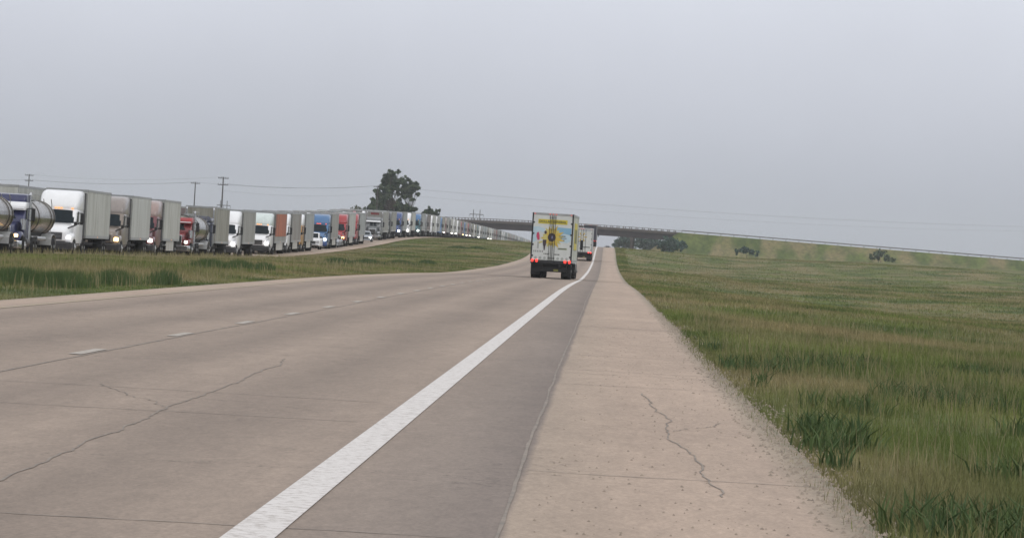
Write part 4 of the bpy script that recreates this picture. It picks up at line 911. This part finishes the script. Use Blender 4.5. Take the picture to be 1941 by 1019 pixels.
    # under the doors
    def un(b):
        b.box(-1.28, 1.28, -.02, .25, .92, 1.02, M_FRAME)
        for sx in (-1, 1): b.box(sx * .55 - .06, sx * .55 + .06, .0, .1, .5, .95, M_FRAME)
        b.box(-1.15, 1.15, -.03, .09, .46, .60, M_FRAME); b.box(-1.0, 1.0, .35, 4.6, .42, 1.06, M_BLACK)  # the long black box stands in for the shade under the trailer
        for sx in (-1, 1):
            b.box(sx * .5 - .06, sx * .5 + .06, .2, 5, .8, 1.08, M_FRAME); b.box(sx * .97 - .3, sx * .97 + .3, 1.0, 1.03, .22, 1.05, M_BLACK)
        for y in (1.9, 3.2): b.cyl((-1, y, .5), (1, y, .5), .08, M_FRAME, n=8)
    b = MB(); un(b); link('undercarriage', b.mesh('undercarriage'), tr)
    for sx in (-1, 1):
        b = MB()
        for i in range(2): 
            xx = sx * (.90 + .28 * i); b.loft([(-.06, .10, 1.03, 1.16, .04), (-.04, .14, 1.01, 1.18, .05), (.02, .14, 1.01, 1.18, .05)], M_REDL, cx=xx)
        link('taillight', b.mesh('taillight'), tr)
    b = MB()
    for xx in (-.2, 0, .2, 1.15, -1.15): b.box(xx - .045, xx + .045, -.05, -.03, 4.03, 4.07, M_REDM)
    link('marker_light', b.mesh('marker_light'), tr)
    b = MB(); b.box(.2, .5, -.06, -.035, .47, .60, AD['olive']); link('license_plate', b.mesh('license_plate'), tr)
    for sx in (-1, 1):
        for y in (1.9, 3.2): wheel(root, 1.27, y, sx, True, M_RIMW)
        for y in (13.6, 14.9): wheel(root, 1.25, y, sx, True, M_RIMW)
        wheel(root, 1.22, Lt + 3.6, sx, False, M_RIMW)
        b = MB(); b.box(sx * 1.5 - .1, sx * 1.5 + .1, Lt + 2.2, Lt + 2.3, 1.95, 2.6, M_BLACK, bev=.03); b.tube([(sx * 1.15, Lt + 2.2, 2.5), (sx * 1.5, Lt + 2.25, 2.5)], .02, M_BLACK); link('mirror', b.mesh('mirror'), root)
    b = MB(); b.loft([(Lt + .5, 2.4, .6, 3.9, .2), (Lt + 2.4, 2.4, .6, 3.8, .3), (Lt + 3.0, 2.3, .6, 2.8, .2), (Lt + 3.4, 2.2, .6, 1.9, .2), (Lt + 4.9, 1.9, .6, 1.5, .2)], cabp); b.box(-.5, .5, Lt - 4, Lt + 3, .75, 1.1, M_FRAME); link('cab', b.mesh('cab'), root)
lead_truck(-3.42, 328, -.95, 'white trailer printed with a sunflower and yellow banner, nearest truck driving away', 'sun', WHITE)
lead_truck(-3.06, 657, -.4, 'white trailer with a yellow starburst emblem, beside the sunflower trailer', 'spark', WHITE)
lead_truck(-3.15, 985, -.2, 'dark trailer with red lights, farthest truck before the crest', 'dark', BLK)

# ------------------------------------------------------------------ overpass
M_CONC = mat('bridge_concrete', (0.115, 0.096, 0.088), .85, 0, (0.075, 0.062, 0.058), .5, (1, 1, 1))
M_GIRD = mat('girder_steel', (0.050, 0.036, 0.040), .7, 0, (0.032, 0.024, 0.028), .4)
M_RAIL = mat('bridge_rail', (0.20, 0.19, 0.185), .6, 0.3)
bx0, bx1 = -58.0, 21.0
br = empty('overpass', (0, BY, 0), (0, 0, R(-3.0))); tag(br, 'brown girder overpass with post and rail parapet spanning both roads', 'bridge')
TOPZ = 4.1
def camber(x): return TOPZ + 0.35 - 0.0003 * (x + 15) ** 2
def deck(b):
    xs = np.linspace(bx0 - 2, bx1 + 2, 21)
    for xa, xb in zip(xs[:-1], xs[1:]):
        za, zb = camber(xa), camber(xb)
        for (y0, y1, t0, t1) in ((-6, 6, -.32, 0), (-6.3, -6.003, -.5, .28), (6.003, 6.3, -.5, .28)):
            b.add([(xa, y0, za + t0), (xb, y0, zb + t0), (xb, y1, zb + t0), (xa, y1, za + t0), (xa, y0, za + t1), (xb, y0, zb + t1), (xb, y1, zb + t1), (xa, y1, za + t1)], [(0, 3, 2, 1), (4, 5, 6, 7), (0, 1, 5, 4), (2, 3, 7, 6), (1, 2, 6, 5), (3, 0, 4, 7)], M_CONC)
b = MB(); deck(b); dk = link('deck', b.mesh('deck'), br)
for gy in (-5.2, -2.6, 0, 2.6, 5.2):
    b = MB(); xs = np.linspace(bx0, bx1, 15)
    for xa, xb in zip(xs[:-1], xs[1:]):
        za, zb = camber(xa) - .33, camber(xb) - .33
        for (hw, t0, t1) in ((.04, -2.0, 0), (.22, -2.06, -2.0)):
            b.add([(xa, gy - hw, za + t0), (xb, gy - hw, zb + t0), (xb, gy + hw, zb + t0), (xa, gy + hw, za + t0), (xa, gy - hw, za + t1), (xb, gy - hw, zb + t1), (xb, gy + hw, zb + t1), (xa, gy + hw, za + t1)], [(0, 3, 2, 1), (4, 5, 6, 7), (0, 1, 5, 4), (2, 3, 7, 6)], M_GIRD)
    link('girder', b.mesh('girder'), br)
pm_ = MB(); pm_.box(-.13, .13, -.12, .12, 0, .62, M_CONC); pmesh = pm_.mesh('rail_post')
for side in (-6.15, 6.15):
    b = MB(); xs = np.linspace(bx0 - 2, bx1 + 2, 25)
    for xa, xb in zip(xs[:-1], xs[1:]):
        b.tube([(xa, side, camber(xa) + .80), (xb, side, camber(xb) + .80)], .07, M_RAIL, n=6)
    ral = link('railing', b.mesh('railing'), br)
    for x in np.arange(bx0 - 1, bx1 + 1.5, 1.95): link('rail_post', pmesh, ral, (x, side, camber(x) + .27))
for px_ in (-47.5, -20.5, 8.0):
    b = MB(); zt = camber(px_) - 2.4; zb = -6.5
    b.box(px_ - .45, px_ + .45, -6, 6, zt - .9, zt, M_CONC)
    for cy in (-4.5, 0, 4.5): b.cyl((px_, cy, zb), (px_, cy, zt - .9), .45, M_CONC, n=16)
    link('pier', b.mesh('pier'), br)
for px_ in (bx0 - .5, bx1 + .5):
    b = MB(); b.box(px_ - .6, px_ + .6, -6.3, 6.3, -1, camber(px_) - .34, M_CONC); link('abutment', b.mesh('abutment'), br)
# guard rails on the approach beyond the bridge, to the right
b = MB(); yy = BY - 7.2
for i in range(0, 30):
    xa, xb = 23 + i * 4, 23 + (i + 1) * 4; za, zb = float(el_ground(xa, yy)), float(el_ground(xb, yy))
    b.add([(xa, yy, za + .5), (xb, yy, zb + .5), (xb, yy, zb + .82), (xa, yy, za + .82), (xa, yy + .06, za + .5), (xb, yy + .06, zb + .5), (xb, yy + .06, zb + .82), (xa, yy + .06, za + .82)], [(0, 1, 2, 3), (7, 6, 5, 4), (3, 2, 6, 7)], M_RAIL)
    b.box(xa - .08, xa + .08, yy + .06, yy + .25, za - .2, za + .8, M_RAIL)
o = link('guard_rail', b.mesh('guard_rail')); tag(o, 'low metal guard rail along the grassy overpass ramp on the right', 'guard rail')

# ------------------------------------------------------------------ trees
def leaf_mat(name, c1, c2):
    m = bpy.data.materials.new(name); m.use_nodes = True; n = m.node_tree.nodes; l = m.node_tree.links; b = n['Principled BSDF']
    b.inputs['Roughness'].default_value = .75; b.inputs['Specular IOR Level'].default_value = .25
    g = n.new('ShaderNodeNewGeometry'); t = n.new('ShaderNodeTexNoise'); t.inputs['Scale'].default_value = .9; t.inputs['Detail'].default_value = 5; l.new(g.outputs['Position'], t.inputs['Vector'])
    r = n.new('ShaderNodeValToRGB'); r.color_ramp.elements[0].position = .42; r.color_ramp.elements[1].position = .60; r.color_ramp.elements[0].color = rgb(c1); r.color_ramp.elements[1].color = rgb(c2)
    l.new(t.outputs['Fac'], r.inputs[0]); l.new(r.outputs[0], b.inputs['Base Color']); return m
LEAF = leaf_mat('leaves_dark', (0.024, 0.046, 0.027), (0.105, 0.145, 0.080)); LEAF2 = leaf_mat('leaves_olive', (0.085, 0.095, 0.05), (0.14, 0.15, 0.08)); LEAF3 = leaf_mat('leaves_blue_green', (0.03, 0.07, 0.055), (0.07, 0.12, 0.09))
BARK = mat('bark', (0.075, 0.06, 0.05), .9)
def tree(blobs, Z, label, lm=LEAF, base=None, dens=390, leaf=.20, name='tree', group=None, depth=1.0, trunks=None, lab_cat='tree'):
    """blobs: (photo x, photo y, radius px) -> crown lumps of real size at distance Z"""
    cs = []
    rg = np.random.default_rng(int(sum(b[0] for b in blobs)) % 9973)
    for (px, py, pr) in blobs:
        w = P(px, py, Z); r = pr * Z / F * 1.17; cs.append((w.x, Z + rg.uniform(-1, 1) * depth * 2.2, w.z, r))
    cx = sum(c[0] * c[3] for c in cs) / sum(c[3] for c in cs)
    bx = P(*base, Z).x if base else cx
    gz = float(el_ground(bx, Z)); root = empty(name, (bx, Z, gz)); tag(root, label, lab_cat, group)
    V = []; k = 0
    for (x, y, z, r) in cs:
        n = int(dens * max(r, .5) ** 2 * 4); 
        # sub clumps
        ns = max(7, int(r * r * 6 + 5)); d = rg.normal(size=(ns, 3)); d /= np.linalg.norm(d, axis=1)[:, None]; sc = d * (r * rg.uniform(.35, 1.0, ns)[:, None]) * np.array([1, 1.0, .92])
        idx = rg.integers(0, ns, n); off = rg.normal(size=(n, 3)) * r * .17
        p = sc[idx] + off + np.array([x - bx, y - Z, z - gz])
        u = rg.normal(size=(n, 3)); u /= np.linalg.norm(u, axis=1)[:, None]; w_ = np.cross(u, rg.normal(size=(n, 3))); w_ /= np.linalg.norm(w_, axis=1)[:, None]
        s = leaf * rg.uniform(.5, 1.2, n)[:, None]
        V.append(np.stack([p - u * s, p + w_ * s * .6, p + u * s, p - w_ * s * .6], 1).reshape(-1, 3))
    V = np.concatenate(V); n = len(V) // 4; link('crown', arr_mesh('crown', V, np.arange(n * 4).reshape(-1, 4), [lm]), root)
    b = MB(); hmax = max(c[2] for c in cs) - gz; rt = max(.09, hmax * .017)
    tx = trunks or [0.0]
    for t0 in tx:
        top = Vector((t0 + (cx - bx) * .5, 0, hmax * .45)); b.cyl((t0, 0, -.3), top, rt * 1.3, BARK, rt * .8, n=10)
        for (x, y, z, r) in cs:
            if z - gz > hmax * .35 and abs(x - bx - t0) < hmax * .5:
                e = Vector((x - bx, y - Z, z - gz)); mid = (top + e) / 2 + Vector((0, 0, -.12 * (e - top).length)); s0 = top if e.z > top.z else Vector((t0, 0, e.z * .7))
                b.cyl(s0, mid, rt * .45, BARK, rt * .28, n=6); b.cyl(mid, e, rt * .28, BARK, rt * .1, n=6)
    link('trunk', b.mesh('trunk'), root); return root
K = lambda l: [(640 + x / 8.82, 300 + y / 8.82, r / 8.82) for x, y, r in l]
tree(K([(910, 240, 50), (1010, 235, 38), (810, 300, 55), (900, 340, 85), (790, 400, 62), (960, 400, 80), (870, 860, 90), (960, 870, 90), (700, 870, 80), (600, 780, 60), (850, 420, 80), (1050, 380, 45), (900, 490, 100), (760, 500, 52), (650, 550, 52), (700, 610, 70), (850, 600, 80), (590, 690, 42), (620, 740, 50), (720, 720, 72), (820, 740, 75), (910, 780, 85), (780, 830, 90), (1000, 820, 60)]), 1300, 'tallest dark green tree behind the queue, left half of the big clump', base=(736, 440), trunks=[0, 1.4])
tree(K([(1150, 350, 50), (1090, 400, 55), (1240, 430, 62), (1335, 430, 42), (1345, 500, 45), (1190, 520, 70), (1340, 600, 40), (1080, 560, 75), (1120, 640, 52), (1265, 520, 50), (1260, 700, 40), (1030, 690, 35), (1050, 800, 75), (1150, 830, 55), (1080, 870, 80), (1180, 880, 60), (1130, 480, 60), (1200, 600, 55)]), 1310, 'dark green tree with gaps in its crown, right half of the big clump', base=(778, 440), trunks=[0])
tree(K([(480, 860, 45), (540, 830, 50), (640, 850, 55), (560, 890, 60)]), 1290, 'low round bush at the left foot of the big clump', base=(705, 430), name='bush', lab_cat='bush')
tree(K([(1240, 850, 45), (1310, 855, 38), (1200, 870, 50)]), 1295, 'low bush at the right foot of the big clump', base=(780, 430), name='bush', lab_cat='bush')
tree(K([(330, 820, 40), (370, 840, 32), (250, 850, 28), (300, 860, 40), (180, 880, 20)]), 1400, 'small olive tree left of the big clump above the trucks', LEAF2, base=(676, 430), dens=60)
tree(K([(1540, 850, 36), (1525, 880, 34), (1500, 930, 34), (1545, 925, 30), (1490, 890, 30), (1570, 880, 28), (1430, 910, 22), (1520, 920, 28)]), 1250, 'small wind-bent tree, left of two right of the big clump', base=(812, 430), leaf=.26, dens=300)
tree(K([(1660, 890, 32), (1650, 925, 32), (1610, 950, 26), (1665, 945, 28), (1690, 870, 22), (1630, 920, 32), (1590, 930, 20)]), 1250, 'small wind-bent tree, right of two beside the overpass end', base=(826, 430), leaf=.26, dens=300)
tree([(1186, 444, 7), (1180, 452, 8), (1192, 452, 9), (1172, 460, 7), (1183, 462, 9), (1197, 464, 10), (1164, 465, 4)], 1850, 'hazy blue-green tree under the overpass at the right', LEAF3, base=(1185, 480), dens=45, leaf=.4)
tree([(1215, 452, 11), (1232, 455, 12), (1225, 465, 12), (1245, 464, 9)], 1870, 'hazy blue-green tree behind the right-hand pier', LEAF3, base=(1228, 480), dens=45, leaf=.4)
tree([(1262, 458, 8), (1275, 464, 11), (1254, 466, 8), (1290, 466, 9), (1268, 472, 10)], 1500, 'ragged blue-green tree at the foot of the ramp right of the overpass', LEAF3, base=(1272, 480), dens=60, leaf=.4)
tree([(1400, 476, 5), (1411, 474, 7), (1424, 477, 6), (1435, 480, 4)], 1480, 'low thicket of scrub on the ramp slope further right', LEAF3, base=(1415, 486), dens=60, leaf=.35, name='bush', lab_cat='bush')
tree([(1655, 486, 6), (1668, 483, 9), (1681, 488, 6), (1692, 491, 4)], 1450, 'rounded scrub bush farthest right below the guard rail', LEAF, base=(1668, 498), dens=60, leaf=.35, name='bush', lab_cat='bush')
bl = []
rg_ = random.Random(4)
for i in range(46):
    px = 1290 + i * 15 + rg_.uniform(-5, 5); py = 468 + (px - PPX) * .0577 - rg_.uniform(3, 9) - (5 if i % 9 in (3, 4) else 0); bl.append((px, py, rg_.uniform(4, 8)))
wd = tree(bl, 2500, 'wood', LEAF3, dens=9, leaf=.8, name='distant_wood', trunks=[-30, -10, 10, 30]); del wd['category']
tag(wd, 'low far-off line of woodland along the horizon on the right', 'wood', kind='stuff')

# ------------------------------------------------------------------ power lines
WOOD = mat('pole_wood', (0.085, 0.08, 0.08), .9); WIRE = mat('wire', (0.09, 0.09, 0.095), .6)
poles = {}
def pole(px, py, Z, label, arms=1, hgt=None):
    w = P(px, py, Z); gz = float(el_ground(w.x, Z)); h = w.z - gz
    root = empty('utility_pole', (w.x, Z, gz), (0, 0, 0)); tag(root, label, 'utility pole', 'wooden utility poles beyond the queue')
    b = MB(); b.cyl((0, 0, -.5), (0, 0, h), .17, WOOD, .11, n=10); link('pole', b.mesh('pole'), root)
    for k in range(arms):
        z = h - .35 - k * 1.25
        b = MB(); b.box(-1.0, 1.0, -.07, .07, z, z + .13, WOOD)
        for x in (-.9, -.4, .4, .9): b.cyl((x, 0, z + .14), (x, 0, z + .34), .05, WIRE, n=6)
        link('crossarm', b.mesh('crossarm'), root)
    poles[px] = (w.x, Z, w.z); return root
pole(55.6, 330, 1200, 'utility pole with two crossarms at the far left of the sky', 2)
pole(370.5, 345, 1145, 'shorter single-arm utility pole left of the taller one', 1)
pole(423.5, 335, 985, 'tall utility pole with two crossarms above the white trucks', 2)
pole(716.5, 352, 1180, 'slim utility pole in front of the left part of the big trees', 1)
poles[1290] = tuple(P(2080, 432, 1650))
def wire(a, b_, sag, r, label, grp='overhead wires across the sky'):
    n = 16; pts = []
    for i in range(n + 1):
        t = i / n; pts.append((a[0] + (b_[0] - a[0]) * t, a[1] + (b_[1] - a[1]) * t, a[2] + (b_[2] - a[2]) * t - sag * 4 * t * (1 - t)))
    b = MB(); b.tube(pts, r * .6, WIRE, n=5); o = link('power_line', b.mesh('power_line')); tag(o, label, 'wire', grp)
A = poles; 
def wp(px, py, Z): v = P(px, py, Z); return (v.x, v.y, v.z)
wire(wp(-60, 338, 1200), (A[55.6][0], A[55.6][1], A[55.6][2] - 1.3), .2, .035, 'wire running off the left edge from the far left pole')
wire((A[55.6][0], A[55.6][1], A[55.6][2] - 1.3), (A[370.5][0], A[370.5][1], A[370.5][2]), .7, .045, 'darkest wire between the far left pole and the single-arm pole')
wire((A[55.6][0], A[55.6][1], A[55.6][2]), (A[423.5][0], A[423.5][1], A[423.5][2]), .9, .02, 'thin upper wire from the far left pole to the tall pole')
wire((A[370.5][0], A[370.5][1], A[370.5][2]), (A[716.5][0], A[716.5][1], A[716.5][2]), .9, .025, 'wire from the single-arm pole to the slim pole by the trees')
wire((A[423.5][0], A[423.5][1], A[423.5][2] - 1.3), (A[716.5][0], A[716.5][1], A[716.5][2]), .7, .04, 'wire from the tall pole to the slim pole by the trees')
wire((A[423.5][0], A[423.5][1], A[423.5][2] - 2.6), (A[716.5][0], A[716.5][1], A[716.5][2] - 1.6), .9, .02, 'lowest wire right of the tall pole')
wire((A[716.5][0], A[716.5][1], A[716.5][2]), (A[1290][0], A[1290][1], A[1290][2]), 1.9, .032, 'upper wire passing over the overpass to the right edge')
wire((A[716.5][0], A[716.5][1], A[716.5][2] - 1.6), (A[1290][0], A[1290][1], A[1290][2] - 1.2), 2.2, .022, 'lower wire passing over the overpass to the right edge')
def hframe(px, py, Z, gap, label):
    w = P(px, py, Z); gz = float(el_ground(w.x, Z)); h = w.z - gz
    root = empty('transmission_tower', (w.x, Z, gz)); tag(root, label, 'pylon', 'distant two-legged transmission towers')
    for sx in (-1, 1):
        b = MB(); b.cyl((sx * gap / 2, 0, -.5), (sx * gap / 2, 0, h), .30, WOOD, .18, n=8); link('leg', b.mesh('leg'), root)
    b = MB(); b.box(-gap * 1.05, gap * 1.05, -.12, .12, h - 2.6, h - 2.25, WOOD)
    for x in (-1.02, 0, 1.02): b.cyl((gap * x, 0, h - 2.6), (gap * x, 0, h - 3.8), .1, WIRE, n=6)
    link('crossarm', b.mesh('crossarm'), root)
hframe(424.5, 380, 2600, 3.3, 'faint two-legged transmission tower behind the tall utility pole')
hframe(904, 397, 2600, 3.3, 'faint two-legged transmission tower above the overpass railing')

# sign board above the grey square cab's trailer front
for o in list(COL.objects):
    if o.get('label', '').startswith('grey and white square-cab'):
        b = MB(); b.box(-.6, .6, 5.90, 5.985, 3.62, 3.92, DRED); s_ = link('roof_sign', b.mesh('roof_sign'), o)

# ------------------------------------------------------------------ haze
HM = bpy.data.materials.new('haze'); HM.use_nodes = True; n = HM.node_tree.nodes; n.clear()
ho = n.new('ShaderNodeOutputMaterial'); pv = n.new('ShaderNodeVolumePrincipled'); pv.inputs['Density'].default_value = 0.00008; pv.inputs['Color'].default_value = (.86, .90, .96, 1); pv.inputs['Anisotropy'].default_value = 0.0
HM.node_tree.links.new(pv.outputs[0], ho.inputs['Volume'])
b = MB(); b.box(-905, 905, -45, 5010, -35, 32, HM); hz = link('haze', b.mesh('haze')); tag(hz, 'thin even grey haze over the whole landscape', 'haze', kind='stuff')
